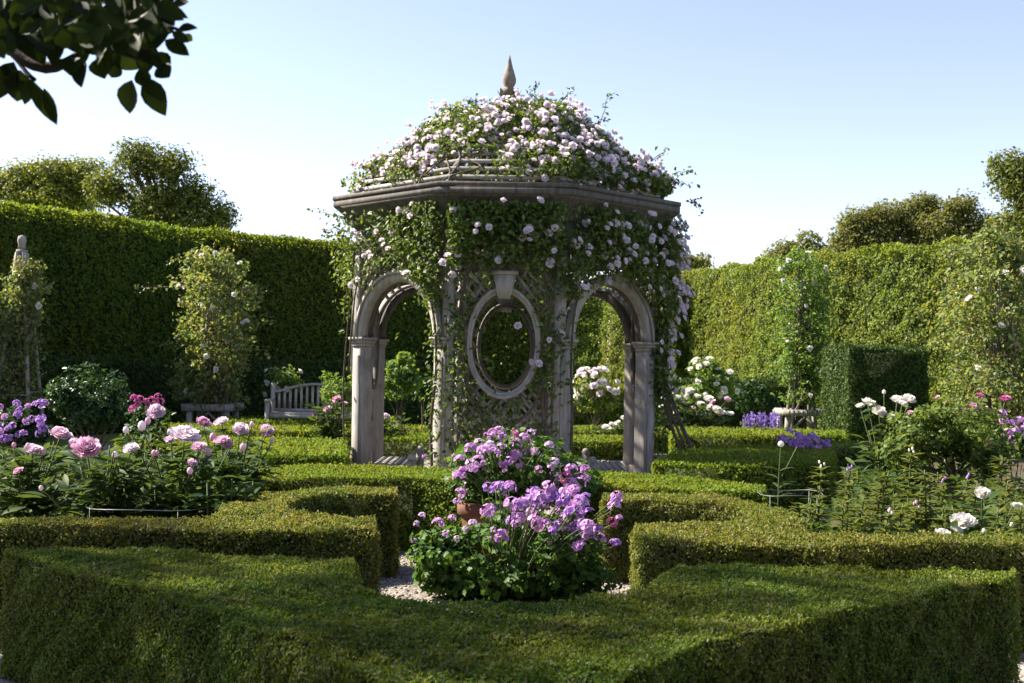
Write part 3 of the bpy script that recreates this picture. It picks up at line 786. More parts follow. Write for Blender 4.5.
for i, K in ((0, 21000), (1, 22000), (7, 22000), (2, 15000), (6, 8000), (3, 6000), (4, 4000), (5, 4000)):
    f = FC[i]; u = rng.uniform(-f.L / 2 - (.05 if i in (1, 2) else 0), f.L / 2 + (.12 if i == 1 else .03), K); z = rng.uniform(.15, 2.95, K)
    P = f.m + u[:, None] * f.u + np.stack([0 * z, 0 * z, z], 1)
    l = lumps(P, 5.5, 21 + i)
    d = face_density(i, u, z) * np.clip(.45 + 1.2 * (l - .35), .08, 1)
    k = rng.uniform(0, 1, K) < d * .85
    P = P[k] + f.n * (rng.uniform(-.06, .17, k.sum()) + .14 * l[k] * (z[k] > 1.9))[:, None]
    FP.append(P); FN.append(np.tile(f.n + [0, 0, .5], (len(P), 1))); FI.append(np.full(len(P), i))
FP = np.concatenate(FP); FN = np.concatenate(FN); FI = np.concatenate(FI)
mb.leaves(FP, FN, .056, .6, .7, axis=(0, 0, -1), axw=.6, fold=.15)
# long loose shoots
def shoot(p0, p1, sag, nleaf, r=.006):
    pts = [np.asarray(p0) + (np.asarray(p1) - p0) * t + np.array([0, 0, sag * 4 * t * (1 - t)]) + rng.normal(size=3) * .012 for t in np.linspace(0, 1, 9)]
    return np.array(pts)
SH = []
def P3(px, py, dd): 
    v = D(px, py, dd); return np.array([v.x - GX, v.y - GY, v.z])
for a, b_, dd in (((588, 150), (614, 92), 12.9), ((580, 145), (606, 118), 12.7), ((520, 110), (538, 86), 13.0), ((560, 108), (572, 92), 13.0), ((640, 175), (668, 150), 12.8), ((650, 182), (694, 172), 12.7), ((660, 190), (690, 186), 12.6),
              ((372, 172), (364, 168), 12.9), ((352, 226), (316, 214), 12.4), ((352, 235), (322, 232), 12.4), ((352, 240), (318, 240), 12.5), ((356, 245), (340, 330), 12.4), ((668, 215), (688, 236), 12.4), ((662, 235), (682, 262), 12.4), ((480, 116), (470, 100), 13.0), ((690, 200), (700, 210), 12.6)):
    pts = shoot(P3(*a, dd), P3(*b_, dd), .05, 8)
    SH.append(pts)
    q = np.repeat(pts[2:], 3, 0) + rng.normal(size=(21, 3)) * .03
    mb.leaves(q, (0, -.5, .6), .055, .6, .8, fold=.15)
mb.build('foliage', M['rose_leaf'], cr)
# canes
mb = MB()
for s in SH: mb.tube(s, np.linspace(.007, .003, len(s)), 5)
def cane(i, us, r0, r1, off=.05):
    f = FC[i]
    pts = smooth_line([f.p(u, z, off + rng.uniform(0, .03)) for u, z in us], 6)
    mb.tube(pts, np.linspace(r0, r1, len(pts)), 6)
h0, h1 = FC[0].L / 2, FC[1].L / 2
cane(0, [(.42, 0), (.46, .5), (.40, 1.0), (.46, 1.6), (.40, 2.2), (.2, 2.7)], .03, .012)
cane(0, [(.36, 0), (.30, .45), (.44, .9), (.38, 1.5), (.5, 2.1), (.45, 2.9)], .026, .010)
cane(0, [(.30, .0), (.0, .55), (-.28, .95), (-.42, 1.5), (-.38, 2.2), (-.1, 2.7)], .022, .010)
cane(0, [(-.30, 0), (.02, .62), (.30, .9), (.43, 1.25)], .020, .012)
cane(0, [(-.4, .0), (-.44, .6), (-.36, 1.0), (-.46, 1.7), (-.36, 2.4)], .022, .010)
cane(0, [(-.35, .0), (-.2, .75), (-.38, 1.15), (-.40, 1.8), (-.5, 2.6)], .016, .008)
cane(7, [(.70, 0), (.66, .7), (.71, 1.3), (.64, 1.9), (.35, 2.4), (.0, 2.7)], .02, .008)
cane(7, [(-.74, 1.2), (-.70, 1.9), (-.55, 2.3), (-.2, 2.5), (.2, 2.6)], .012, .006)
cane(7, [(-.76, .3), (-.79, 1.0), (-.74, 1.7), (-.62, 2.6)], .012, .006, .09)
cane(1, [(-.70, 0), (-.66, .8), (-.70, 1.4), (-.62, 2.0), (-.2, 2.5)], .018, .008)
for k in range(5):
    x0 = 1.9 + .05 * k + rng.uniform(0, .1)
    pts = smooth_line([(x0 + .22 + .06 * k, -.75, 0), (x0 + .02, -.7, .35), (1.78 + .03 * k, -.62, .9), (1.8 + .05 * rng.normal(), -.6 + .1 * k, 1.6), (1.76, -.5 + .12 * k, 2.4), (1.86, -.4 + .1 * k, 3.0)], 6)
    mb.tube(pts, np.linspace(.017, .008, len(pts)), 6)
for k in range(16):
    t = rng.uniform(0, 6.28); zs = np.linspace(3.1, rng.uniform(3.8, 4.35), 7)
    pts = []
    for z in zs:
        t += rng.uniform(-.18, .18); a = oct_radius(np.array([dome_r(z)]), np.array([t]))[0] + .03
        pts.append((a * math.cos(t), a * math.sin(t), z))
    mb.tube(smooth_line(pts, 3), .009, 5)
mb.build('cane', M['cane'], cr)
# blossoms
cand = []
k = rng.choice(len(dome_leaf_P), 2300, replace=False)
P, N = dome_leaf_P[k], dome_leaf_N[k]
bl = lumps(P, 7.5, 33)
for p, n, b_ in zip(P, N, bl):
    w = .66 * np.clip(.55 + 1.3 * (b_ - .5), .12, 1.1)
    if p[1] > .45 and rng.uniform() < .6: continue
    if p[2] > 4.22 or math.hypot(p[0], p[1]) < .3: continue
    if rng.uniform() < w: cand.append((p + n * .03, n))
k = rng.choice(len(FP), 1900, replace=False)
for p, n, i in zip(FP[k], FN[k], FI[k]):
    pr = {0: .06, 1: .19, 7: .05, 2: .62}.get(int(i), .03)
    if i == 7 and p[2] < 1.5: pr = .02
    if i in (0, 1) and p[2] < 1.4: pr *= .25
    if i == 2 and p[2] < 1.5: pr *= .5
    if p[2] > 1.0 and rng.uniform() < pr: cand.append((p + n * .09, n))
out_, rest = [], []
pts = []
for p, n in cand:                                      # clusters of two to four, never one inside another
    m_ = rng.integers(1, 5) if p[2] > 3.1 else rng.integers(1, 3)
    for q in range(m_):
        pp = p + (rng.normal(size=3) * .055 if q else 0)
        if all(np.sum((pp - o) ** 2) > .05 ** 2 for o in pts[-400:]):
            pts.append(pp); out_.append((pp, n))
out_.sort(key=lambda t: t[0][1])
vis = [t for t in out_ if t[0][1] < .3]
pick = set(rng.choice(len(vis), 100, replace=False).tolist())
items = []
for j, (p, n) in enumerate(out_):
    src = ROSE[rng.integers(4)]; s = rng.uniform(.055, .092); rot = facing(n + [0, -.2, .1], .4)
    if j in pick: use(src, 'blossom', cr, p, s, rot)
    else: items.append((src, p, s, rot))
tag(merged(items, 'blossom_mass', M['rose_petal'], cr), kind='stuff')

# ------------------------------------------------------------------ shrubs, roses and perennials
def cloud(mb, c, r, ncl, clr, per, leaf, asp=.6, shell=.55, palm=False, tilt=.7, mi=0, flat=.75):
    c = np.asarray(c, float); r = np.asarray(r, float)
    v = rng.normal(size=(ncl, 3)); v /= np.linalg.norm(v, axis=1)[:, None]
    rad = rng.uniform(shell ** 3, 1, ncl) ** (1 / 3)
    cc = c + v * rad[:, None] * r
    k = rng.integers(0, ncl, ncl * per)
    w = rng.normal(size=(ncl * per, 3)); w /= np.linalg.norm(w, axis=1)[:, None]
    P = cc[k] + w * (clr * rng.uniform(.25, 1, ncl * per) ** .5 * rng.uniform(.8, 1.2, ncl)[k])[:, None] * [1, 1, flat]
    ok = P[:, 2] > .02; P, k, w = P[ok], k[ok], w[ok]
    N = w * .6 + v[k] * .5 + [0, 0, .6]
    (mb.palms(P, N, leaf, tilt) if palm else mb.leaves(P, N, leaf, asp, tilt, axis=(0, 0, -1), axw=.5, fold=.14, mi=mi))
    return cc, v
def loc(px, py, dd): v = D(px, py, dd); return np.array([v.x, v.y, v.z])
def stems_to(base, tips, r0, r1, name='stem', m='cane', parent=None, k=5):
    for t in tips:
        mb = MB()
        t = np.asarray(t, float); b0 = np.asarray(base, float) + np.array([rng.uniform(-.03, .03), rng.uniform(-.03, .03), 0])
        mid = (b0 + t) / 2 + np.array([(b0[0] - t[0]) * .2, (b0[1] - t[1]) * .2, .05 * abs(t[2])])
        mb.tube(smooth_line([b0, mid, t], 4), np.linspace(r0, r1, 9), k)
        mb.build(name, M[m], parent)
def surface_pts(c, r, n, toward=(0, -1, .5), k=1.0):
    out = []; tw = np.asarray(toward, float) / np.linalg.norm(toward)
    while len(out) < n:
        v = rng.normal(size=3); v /= np.linalg.norm(v)
        if np.dot(v, tw) > rng.uniform(-.35, .5): out.append((np.asarray(c) + v * np.asarray(r) * k, v))
    return out
def shrub(name, label, cat, px, dd, blobs, leafm, leaf, dens=1.0, blooms=(), group=None, stemm='cane', trunk=.02, nst=3, palm=False, clr=.12, asp=.6, bole=0):
    """blobs: (px, py, half width px, half height px) at the distance dd"""
    s = F / dd; bx = loc(px, 0, dd); base = np.array([bx[0], dd, 0.0])
    base[0] = (px - 512) / F * dd
    t = thing(name, label, cat, tuple(base), group)
    mb = MB(); tips = []
    E = []
    for qx, qy, hw, hh in blobs:
        c = loc(qx, qy, dd) - base; r = np.array([hw / s, min(hw, hh * 1.3) / s, hh / s]); E.append((c, r))
        vol = r[0] * r[2] * 4
        n = max(5, int(vol * dens * 40 / (clr / .12) ** 2) + 4)
        cc, v = cloud(mb, c, np.maximum(r - clr * .6, .02), n, clr, int(26 * dens * (clr / leaf) ** 1.2 * .55), leaf, asp, palm=palm)
        tips += list(cc[rng.choice(len(cc), min(len(cc), nst), replace=False)])
    mb.build('foliage', M[leafm], t)
    if bole:
        mb = MB(); mb.tube(smooth_line([(0, 0, 0), (.015, .01, bole * .5), (-.01, 0, bole)], 4), np.linspace(trunk * 1.3, trunk, 9), 7); mb.build('trunk', M['bark'], t)
    stems_to((0, 0, bole * .92), [tp * [.75, .75, .8] for tp in tips], trunk * .6, trunk * .3, 'stem', stemm, t)
    for src, nm, n, size, where in blooms:
        for j in range(n):
            c, r = E[(j if where is None else where[j % len(where)]) % len(E)]
            p, v = surface_pts(c, r, 1, (-.2, -1, .8), 1.04)[0]
            use(src[rng.integers(len(src))], nm, t, p, size * rng.uniform(.75, 1.2), facing(v + [0, -.4, .5], .3))
    return t, E, base
def bloom_at(t, base, src, nm, px, py, dd, size_px, n=(0, -.6, .8), stem=None, sr=.006):
    p = loc(px, py, dd) - base
    o = use(src[rng.integers(len(src))], nm, t, p, size_px * dd / F, facing(n, .25))
    if stem is not None: stem.append(p)
    return p

# ---- the two pots of geraniums in the middle of the path
def terracotta_pot(label, x, y, r, h):
    t = thing('terracotta_pot', label, 'flower pot', (x, y, 0), 'terracotta pots on the gravel')
    mb = MB(); mb.lathe([(.001, .004), (r * .68, .004), (r * .72, .03), (r * .9, h * .72), (r * .92, h * .76), (r * 1.02, h * .78), (r * 1.03, h * .97), (r, h), (r * .9, h), (r * .88, h * .86), (.001, h * .86)], k=40)
    mb.build('pot', M['terracotta'], t, smooth=False)
    mb = MB(); mb.lathe([(.001, h * .9), (r * .87, h * .885)], k=24); mb.build('soil', M['soil'], t)
    return t
def geranium(label, px, dd, z0, blobs, heads, group, leaf=.06, dens=1.0):
    s = F / dd; base = np.array([(px - 512) / F * dd, dd, z0])
    t = thing('potted_geranium', label, 'geranium', tuple(base), group)
    mb = MB(); tips = []
    for qx, qy, hw, hh in blobs:
        c = loc(qx, qy, dd) - base; r = np.array([hw / s, min(hw, hh * 1.4) / s, hh / s])
        cc, v = cloud(mb, c, r * 1.05, int(30 * dens), .085, 18, leaf, palm=True, shell=.3, tilt=.55)
        tips += list(cc[:8])
    mb.build('foliage', M['geranium_leaf'], t)
    mb = MB()
    for px_, py_, sz, kind, nod in heads:
        ddh = dd + nod
        p = loc(px_, py_, ddh) - base
        use(TRUSS[kind][rng.integers(4)], 'flower_head', t, p, sz * ddh / F * .75, facing((rng.uniform(-.4, .4), -.5, 1), .3))
        b0 = np.array([p[0] * .45, p[1] * .45, max(.02, p[2] * .35)])
        mb.tube(smooth_line([b0, (b0 + p) / 2 + [0, 0, .03], p - [0, 0, .01]], 4), .0035, 5)
    for tp in tips:
        if tp[2] > .16: mb.tube(smooth_line([np.array([tp[0] * .15, tp[1] * .15, 0]), tp * .6 + [0, 0, .04], tp], 4), .005, 5)
    tag(mb.build('stem', M['stem'], t), kind='stuff')
    return t
terracotta_pot('round terracotta pot half hidden by the geraniums further back', (494 - 512) / F * 7.95, 7.95, .235, .40)
terracotta_pot('shallow terracotta bowl almost buried under the nearest geranium', (500 - 512) / F * 6.75, 6.75, .23, .12)
hd = []
for j in range(88):
    a = rng.uniform(-1, 1); x = 520 + a * 66; yt = 428 + 34 * a * a + max(0, a) * 18
    y = yt + abs(rng.normal()) * 26
    if y > 505: y = 470
    dark = rng.uniform() < .55 and x < 540
    hd.append((x, y, rng.uniform(11, 20), 'mauve' if (dark or rng.uniform() < .45) else 'lilac', rng.uniform(-.45, .15)))
hd += [(457, 502, 12, 'mauve', -.3), (425, 457, 9, 'mauve', .3), (570, 485, 22, 'mauve', -.4), (566, 478, 18, 'magenta', -.4), (515, 437, 17, 'magenta', -.2), (474, 470, 14, 'mauve', -.5)]
geranium('mauve flowering geranium in the rear terracotta pot', 508, 7.9, .36, [(520, 470, 56, 38), (490, 476, 38, 36), (562, 482, 34, 28), (520, 500, 54, 20), (530, 512, 36, 14)], hd, 'potted geraniums on the path', leaf=.054, dens=1.6)
hd = []
for j in range(74):
    x = rng.normal(552, 34); y = 517 + rng.normal() * 18 + (x - 552) * .18
    hd.append((np.clip(x, 488, 618), np.clip(y, 488, 548), rng.uniform(14, 23), 'violet' if rng.uniform() < .5 else 'mauve', rng.uniform(-.35, .25)))
for x, y, sz, k in ((422, 516, 11, 'lilac'), (417, 524, 10, 'lilac'), (414, 541, 9, 'lilac'), (438, 524, 18, 'mauve'), (452, 519, 13, 'mauve'), (446, 534, 12, 'lilac'), (473, 524, 14, 'lilac'), (466, 530, 12, 'lilac'), (457, 539, 10, 'lilac'), (493, 530, 9, 'lilac'), (477, 562, 10, 'violet'),
                    (566, 563, 13, 'violet'), (612, 523, 16, 'magenta'), (619, 519, 12, 'mauve'), (614, 545, 12, 'mauve'), (586, 498, 16, 'violet'), (598, 531, 18, 'violet'), (552, 533, 18, 'violet'), (506, 489, 14, 'violet'), (517, 505, 18, 'violet'), (511, 521, 15, 'violet')):
    hd.append((x, y, sz, k, rng.uniform(-.4, 0)))
geranium('violet flowering geranium nearest the viewer spilling over the gravel', 506, 6.6, .02, [(510, 562, 84, 34), (455, 570, 42, 30), (562, 560, 48, 32), (530, 532, 60, 30), (500, 588, 74, 18), (545, 588, 50, 16), (445, 552, 30, 18), (575, 575, 32, 22), (498, 598, 66, 12), (470, 596, 34, 12)], hd, 'potted geraniums on the path', leaf=.054, dens=1.0)

# ---- peonies
def peony_plant(name, label, px, dd, blooms, nleafstems=10, spread=.32, h=.72, group='peonies in the beds', leafn=6, cat='peony'):
    base = np.array([(px - 512) / F * dd, dd, .01])
    t = thing(name, label, cat, tuple(base), group)
    ms = MB(); ml = MB()
    tips = []
    for bx, by, sz, kind, nod in blooms:
        d2 = dd + nod; p = loc(bx, by, d2) - base; tips.append((p, True))
        if kind.startswith('bud_'): use(BUD[kind[4:]], 'bud', t, p, np.array([.8, .8, 1.0]) * sz * d2 / F, (0, 0, 0))
        else: use(PEO[kind][rng.integers(3)], 'flower', t, p, np.array([1, 1, .9]) * sz * .9 * d2 / F, facing((rng.uniform(-.3, .3), -.55, 1), .2))
    for j in range(nleafstems):
        a = rng.uniform(0, 6.28); q = rng.uniform(.3, 1) * spread
        tips.append((np.array([math.cos(a) * q, math.sin(a) * q * .8, h * rng.uniform(.7, 1.1)]), False))
    for p, isb in tips:
        b0 = np.array([p[0] * .12, p[1] * .12, 0]); mid = b0 * .5 + p * .5 - np.array([p[0], p[1], 0]) * .18
        line = smooth_line([b0, mid, p], 6); ms = MB()
        ms.tube(line, np.linspace(.007, .0045, len(line)), 5); ms.build('stem', M['stem'], t)
        for q in np.linspace(.3, .9, leafn):
            c = line[int(q * (len(line) - 1))]
            a = rng.uniform(0, 6.28)
            for l in range(rng.integers(3, 6)):
                aa = a + rng.uniform(-.75, .75); L = rng.uniform(.09, .17)
                d = np.array([math.cos(aa), math.sin(aa), rng.uniform(-.1, .75)]); d /= np.linalg.norm(d)
                st = c + d * rng.uniform(.02, .07)
                ml.bigleaf(st, st + d * L, (0, 0, 1) + .4 * rng.normal(size=3), L * rng.uniform(.24, .34), curl=rng.uniform(.1, .4))
    ml.build('foliage', M['peony_leaf'], t)
    return t
peony_plant('peony_plant', 'peony at the far left with soft pink flowers and pink buds', 30, 7.3, [(60, 437, 25, 'pink', .1), (33, 452, 20, 'blush', -.1), (28, 446, 7, 'bud_pink', -.1), (43, 452, 8, 'bud_pink', -.1), (19, 472, 12, 'pink', -.3), (14, 445, 6, 'bud_pink', 0)], 12)
peony_plant('peony_plant', 'peony with one strong pink flower beside a small lilac one', 105, 7.1, [(87, 451, 31, 'pink', -.2), (131, 451, 19, 'blush', -.1), (75, 444, 14, 'blush', .2), (115, 455, 8, 'bud_blush', -.1), (157, 453, 6, 'bud_pink', -.1), (41, 488, 6, 'bud_blush', -.3)], 14)
peony_plant('peony_plant', 'peony carrying the largest blush flower of the left bed', 182, 7.2, [(184, 440, 36, 'blush', -.2), (199, 449, 18, 'lilac', -.3), (171, 441, 14, 'blush', 0), (142, 426, 11, 'bud_blush', .2), (154, 453, 7, 'bud_pink', -.2), (208, 452, 9, 'bud_pink', -.2), (192, 464, 12, 'lilac', -.3), (190, 471, 8, 'bud_blush', -.3)], 14)
peony_plant('peony_plant', 'peony with several small mauve pink flowers beside the hook of the box hedge', 232, 7.7, [(203, 424, 17, 'pink', .2), (222, 424, 17, 'lilac', .3), (240, 431, 19, 'lilac', .1), (222, 443, 19, 'pink', -.2), (229, 446, 13, 'blush', -.2), (267, 432, 17, 'pink', .2), (243, 447, 8, 'bud_blush', -.1), (213, 437, 9, 'bud_pink', 0), (272, 441, 6, 'bud_pink', 0), (252, 424, 6, 'bud_blush', .1)], 14)
peony_plant('peony_plant', 'taller peony with one violet pink flower behind the largest blush flower', 155, 9.3, [(157, 413, 20, 'lilac', 0), (148, 421, 8, 'bud_pink', -.1), (170, 432, 8, 'bud_blush', -.1), (126, 430, 8, 'bud_blush', -.1)], 9)
peony_plant('peony_plant', 'white peony at the right edge with one round white flower', 985, 7.0, [(982, 494, 17, 'white', -.2), (984, 531, 6, 'bud_white', -.2), (1017, 509, 17, 'white', -.1), (1012, 525, 6, 'bud_white', -.1)], 6, h=.5)
peony_plant('peony_plant', 'low white peony bending over the right box hedge', 952, 6.6, [(963, 524, 26, 'white', 0), (942, 537, 20, 'white', -.2), (956, 531, 14, 'white', -.1)], 8, h=.35)
peony_plant('peony_plant', 'white peony cluster standing left of the round rose bush', 888, 9.9, [(868, 405, 17, 'white', .1), (879, 413, 16, 'white', -.1), (890, 418, 12, 'white', -.1), (897, 402, 17, 'white', .1), (908, 401, 17, 'white', 0), (860, 407, 10, 'white', .2), (902, 405, 12, 'white', -.1), (884, 392, 5, 'bud_white', 0), (897, 371, 0.1, 'bud_white', 0)][:8], 12, h=.75)
peony_plant('peony_plant', 'magenta peony on tall stems above the round rose bush', 990, 10.6, [(980, 397, 10, 'magenta', 0), (1005, 400, 12, 'magenta', 0), (963, 410, 11, 'pink', -.4), (972, 408, 13, 'pink', -.4), (979, 412, 10, 'pink', -.4)], 8, h=.8)
peony_plant('peony_plant', 'pink peony bush growing beside the bench', 330, 14.5, [(337, 400, 10, 'pink', 0), (328, 410, 10, 'pink', 0), (315, 415, 6, 'magenta', 0), (345, 404, 6, 'pink', 0)], 16, h=.75)
peony_plant('peony_plant', 'pale pink peony seen through the left arch', 388, 16.2, [(386, 417, 9, 'blush', 0), (395, 424, 5, 'blush', 0)], 10, h=.5)
peony_plant('peony_plant', 'clump of white peonies seen low through the right arch', 617, 17.2, [(x, y, 9, 'white', .2 * rng.normal()) for x, y in ((605, 428), (612, 426), (618, 424), (624, 419), (629, 421), (621, 430), (628, 428), (610, 431), (633, 425), (636, 418))], 10, h=.4)
peony_plant('peony_plant', 'broad clump of white peonies right of the gazebo', 695, 16.8, [(x, y, z, 'white', .3 * rng.normal()) for x, y, z in ((671, 396, 10), (664, 399, 8), (678, 398, 8), (689, 392, 11), (697, 397, 8), (708, 400, 12), (700, 405, 10), (717, 411, 12), (710, 408, 9), (722, 414, 9), (730, 415, 9), (684, 404, 7), (662, 407, 7), (705, 414, 7), (697, 417, 6), (676, 412, 7))] + [(x, y, 8, 'lilac', 0) for x, y in ((694, 409), (713, 403), (727, 400), (668, 388), (703, 418))], 24, spread=.6, h=.7)

# ---- wire plant supports
def wire_ring(label, px, py, dd, hw, ):
    z = loc(px, py, dd); t = thing('plant_support', label, 'plant support', (z[0], z[1], 0), 'wire rings holding up the peonies')
    r = hw / F * dd; mb = MB(); a = np.linspace(0, 2 * np.pi, 41)
    mb.tube(np.stack([r * np.cos(a), r * np.sin(a), np.full(41, z[2]) + .008 * np.sin(3 * a)], 1), .0026, 6); mb.build('ring', M['wire'], t)
    for k in range(4):
        mb = MB(); c = (r * math.cos(k * 1.57 + .7), r * math.sin(k * 1.57 + .7)); mb.tube([(c[0], c[1], 0), (c[0], c[1], z[2] / 2), (c[0], c[1], z[2])], .0017, 5); mb.build('leg', M['wire'], t)
wire_ring('thin wire ring around the pink peony in the left bed', 152, 503, 6.95, 62)
wire_ring('thin wire ring in the right bed beside the first lily stem', 790, 493, 7.5, 32)
wire_ring('thin wire ring at the far left edge of the peony bed', -12, 487, 7.4, 42)

# ---- lilies in the right bed
LG = 'leafy lily stems in the right bed'
def lily(label, px, ytop, dd, bud=None, leafL=.12, warm=False):
    base = np.array([(px - 512) / F * dd, dd, .01]); top = loc(px + rng.uniform(-3, 3), ytop, dd) - base
    t = thing('lily_stem', label, 'lily', tuple(base), LG)
    line = smooth_line([(0, 0, 0), (rng.uniform(-.02, .02), 0, top[2] * .5), top], 8)
    mb = MB(); mb.tube(line, np.linspace(.007, .004, len(line)), 6); mb.build('stem', M['stem'], t)
    ml = MB(); n = int(top[2] / .026)
    for k in range(n):
        q = .12 + .88 * k / n; c = line[int(q * (len(line) - 1))]
        for l in range(6):
            a = rng.uniform(0, 6.28); L = leafL * (1.15 - .55 * q) * rng.uniform(.8, 1.2)
            d = np.array([math.cos(a), math.sin(a), rng.uniform(.1, .8)]); d /= np.linalg.norm(d)
            ml.bigleaf(c, c + d * L, (0, 0, 1), L * .26, curl=rng.uniform(.1, .5))
    ml.build('foliage', M['lily_leaf'], t)
    if bud:
        for k in range(3): use(BUD[bud], 'bud', t, top + [rng.uniform(-.02, .02), rng.uniform(-.02, .02), .012 * k], np.array([.7, .7, 1.2]) * .02, (rng.uniform(-.4, .4), rng.uniform(-.4, .4), 0))
lily('leftmost tall lily stem with pale flower spike in the right bed', 824, 466, 7.2, 'white')
lily('dark topped lily stem right of the leftmost one', 853, 470, 7.3, 'violet')
lily('short lily stem between the dark topped and the forked one', 865, 498, 6.9)
lily('bushy lily stem with a broad leafy tip in the middle of the right bed', 886, 472, 7.3, None, .10)
lily('tallest lily stem carrying one white bud at its tip', 910, 452, 7.5, 'white')
lily('short lily stem with one pink bud just above the right box hedge', 888, 513, 6.7, 'blush')
lily('slim lily stem with a pink bud right of the tallest one', 917, 506, 6.9, 'pink')
lily('dark lily stem in front of the rose bush trunk', 941, 482, 7.2, 'violet')
lily('leafy lily stem below the rose bush crown', 928, 500, 7.0)
lily('lily stem between the trunk and the round white peony', 966, 478, 7.6, 'violet')
lily('tall pale lily stem near the right edge of the photo', 1001, 457, 7.8)
lily('short lily stem left of all the others by the hook of the hedge', 803, 505, 7.0)
lily('short leafy lily stem left of the low white peony', 842, 500, 6.8)
lily('short leafy lily stem at the foot of the tallest one', 902, 504, 6.8)
for k in range(26):
    lily('short slender leafy shoot filling the gaps between the tall lily stems', rng.uniform(806, 1030), rng.uniform(468, 512), rng.uniform(6.5, 8.4), None, .11)
t = thing('budding_peony_stem', 'single tall stem with one round pale bud beside the violet geranium', 'peony', (loc(787, 0, 8.6)[0], 8.6, .01))
b0 = np.array([t.location[0], 8.6, .01]); mb = MB(); tp = loc(781, 444, 8.6) - b0
mb.tube(smooth_line([(0, 0, 0), (0, 0, tp[2] * .6), tp], 5), .005, 5); mb.tube(smooth_line([(0, 0, tp[2] * .62), loc(797, 447, 8.6) - b0], 3), .004, 5); mb.build('stem', M['stem'], t)
use(BUD['white'], 'bud', t, tp, .05, (0, 0, 0))
ml = MB()
for k in range(16):
    a = rng.uniform(0, 6.28); d = np.array([math.cos(a), math.sin(a), .5]); c = np.array([0, 0, rng.uniform(.1, .8) * tp[2]]); ml.bigleaf(c, c + d * .13, (0, 0, 1), .035, curl=.3)
ml.build('foliage', M['peony_leaf'], t)
# low filling of both beds
def underplant(label, pts, dd0, dd1, n, leafm, h, group='low leafy plants filling the beds'):
    t = None
    for j, (p0, p1) in enumerate(pts):
        dd = (dd0 + dd1) / 2; base = np.array([((p0 + p1) / 2 - 512) / F * dd, dd, 0])
        t = thing('bed_plant', label[j], 'perennial', tuple(base), group); ml = MB()
        K = n
        X = rng.uniform(p0, p1, K); dq = rng.uniform(dd0, dd1, K)
        for x, d_ in zip(X, dq):
            c = np.array([(x - 512) / F * d_, d_, rng.uniform(.05, h)]) - base
            for l in range(3):
                a = rng.uniform(0, 6.28); d = np.array([math.cos(a), math.sin(a), rng.uniform(.1, .9)]); L = rng.uniform(.07, .15); d /= np.linalg.norm(d)
                ml.bigleaf(c, c + d * L, (0, 0, 1) + .3 * rng.normal(size=3), L * .3, curl=rng.uniform(.1, .4))
        ml.build('foliage', M[leafm], t)
        for x, d_ in list(zip(X, dq))[:9]:
            mb = MB(); c = np.array([(x - 512) / F * d_, d_, 0]) - base; mb.tube([c, c + [0, 0, h * .5], c + [rng.uniform(-.03, .03), 0, h]], .004, 4)
            mb.build('stem', M['stem'], t)
underplant(['dark leafy clump under the far left peony flowers', 'dark leafy clump under the strong pink peony flower', 'dark leafy clump under the largest blush peony flower', 'dark leafy clump beside the hook of the left box hedge'],
           [(-60, 50), (50, 120), (120, 200), (195, 258)], 6.8, 9.2, 420, 'peony_leaf', .62)
underplant(['dark leafy drift behind the far left peonies', 'dark leafy drift under the bright pink flower clump', 'dark leafy drift between the peonies and the wide flat box hedge'],
           [(-70, 60), (60, 160), (160, 255)], 9.4, 10.4, 260, 'peony_leaf', .5)
underplant(['dark leafy drift under the white peonies left of the round rose bush', 'dark leafy drift around the trunk of the round rose bush', 'dark leafy drift at the right edge behind the lilies'],
           [(845, 905), (905, 970), (970, 1060)], 8.7, 10.6, 240, 'peony_leaf', .5)
underplant(['pale leafy clump at the foot of the leftmost lily', 'pale leafy clump in the middle of the lilies', 'pale leafy clump under the rose bush', 'pale leafy clump at the right edge of the bed'],
           [(805, 860), (855, 915), (910, 975), (970, 1060)], 6.3, 8.6, 200, 'peony_leaf', .40)

# ---- other flowering shrubs
t, E, b_ = shrub('geranium_clump', 'purple flowering clump at the left edge below the timber obelisk', 'geranium', 16, 9.6, [(14, 425, 34, 18), (-20, 425, 25, 18), (35, 432, 18, 14)], 'shrub_dark', .06, 1.2, palm=True)
for x, y in [(rng.uniform(-6, 46), rng.uniform(402, 440)) for _ in range(36)]: bloom_at(t, b_, TRUSS['violet'] + TRUSS['mauve'][:1], 'flower_head', x, y, 9.6 - rng.uniform(0, .4), 9)
t, E, b_ = shrub('phlox_clump', 'small clump of bright pink flowers behind the peony bed', 'phlox', 148, 10.6, [(150, 415, 24, 12), (150, 432, 22, 14)], 'shrub_dark', .05, 1.0)
for x, y in ((134, 398), (140, 399), (146, 402), (152, 400), (156, 405), (161, 402), (149, 407), (132, 409), (158, 397), (137, 405)): bloom_at(t, b_, TRUSS['magenta'], 'flower_head', x, y, 10.4, 8)
shrub('dark_shrub', 'dark blue green shrub beside the left timber obelisk', 'shrub', 95, 12.0, [(92, 388, 40, 26), (70, 400, 26, 22), (115, 404, 26, 22), (92, 414, 36, 20)], 'shrub_dark', .055, 1.3)
shrub('rose_bush', 'pale leaved rose bush standing behind the left end of the bench', 'rose bush', 284, 20.6, [(283, 378, 18, 14), (276, 388, 12, 10), (292, 386, 12, 12)], 'shrub_pale', .08, 1.2, [(WROSE, 'blossom', 12, .10, None)], 'rose bushes around the gazebo')
shrub('rose_bush', 'pale rose bush between the bench and the left gazebo pillar', 'rose bush', 336, 16.0, [(334, 388, 20, 18), (345, 398, 14, 14)], 'shrub_pale', .07, 1.2, [], 'rose bushes around the gazebo')
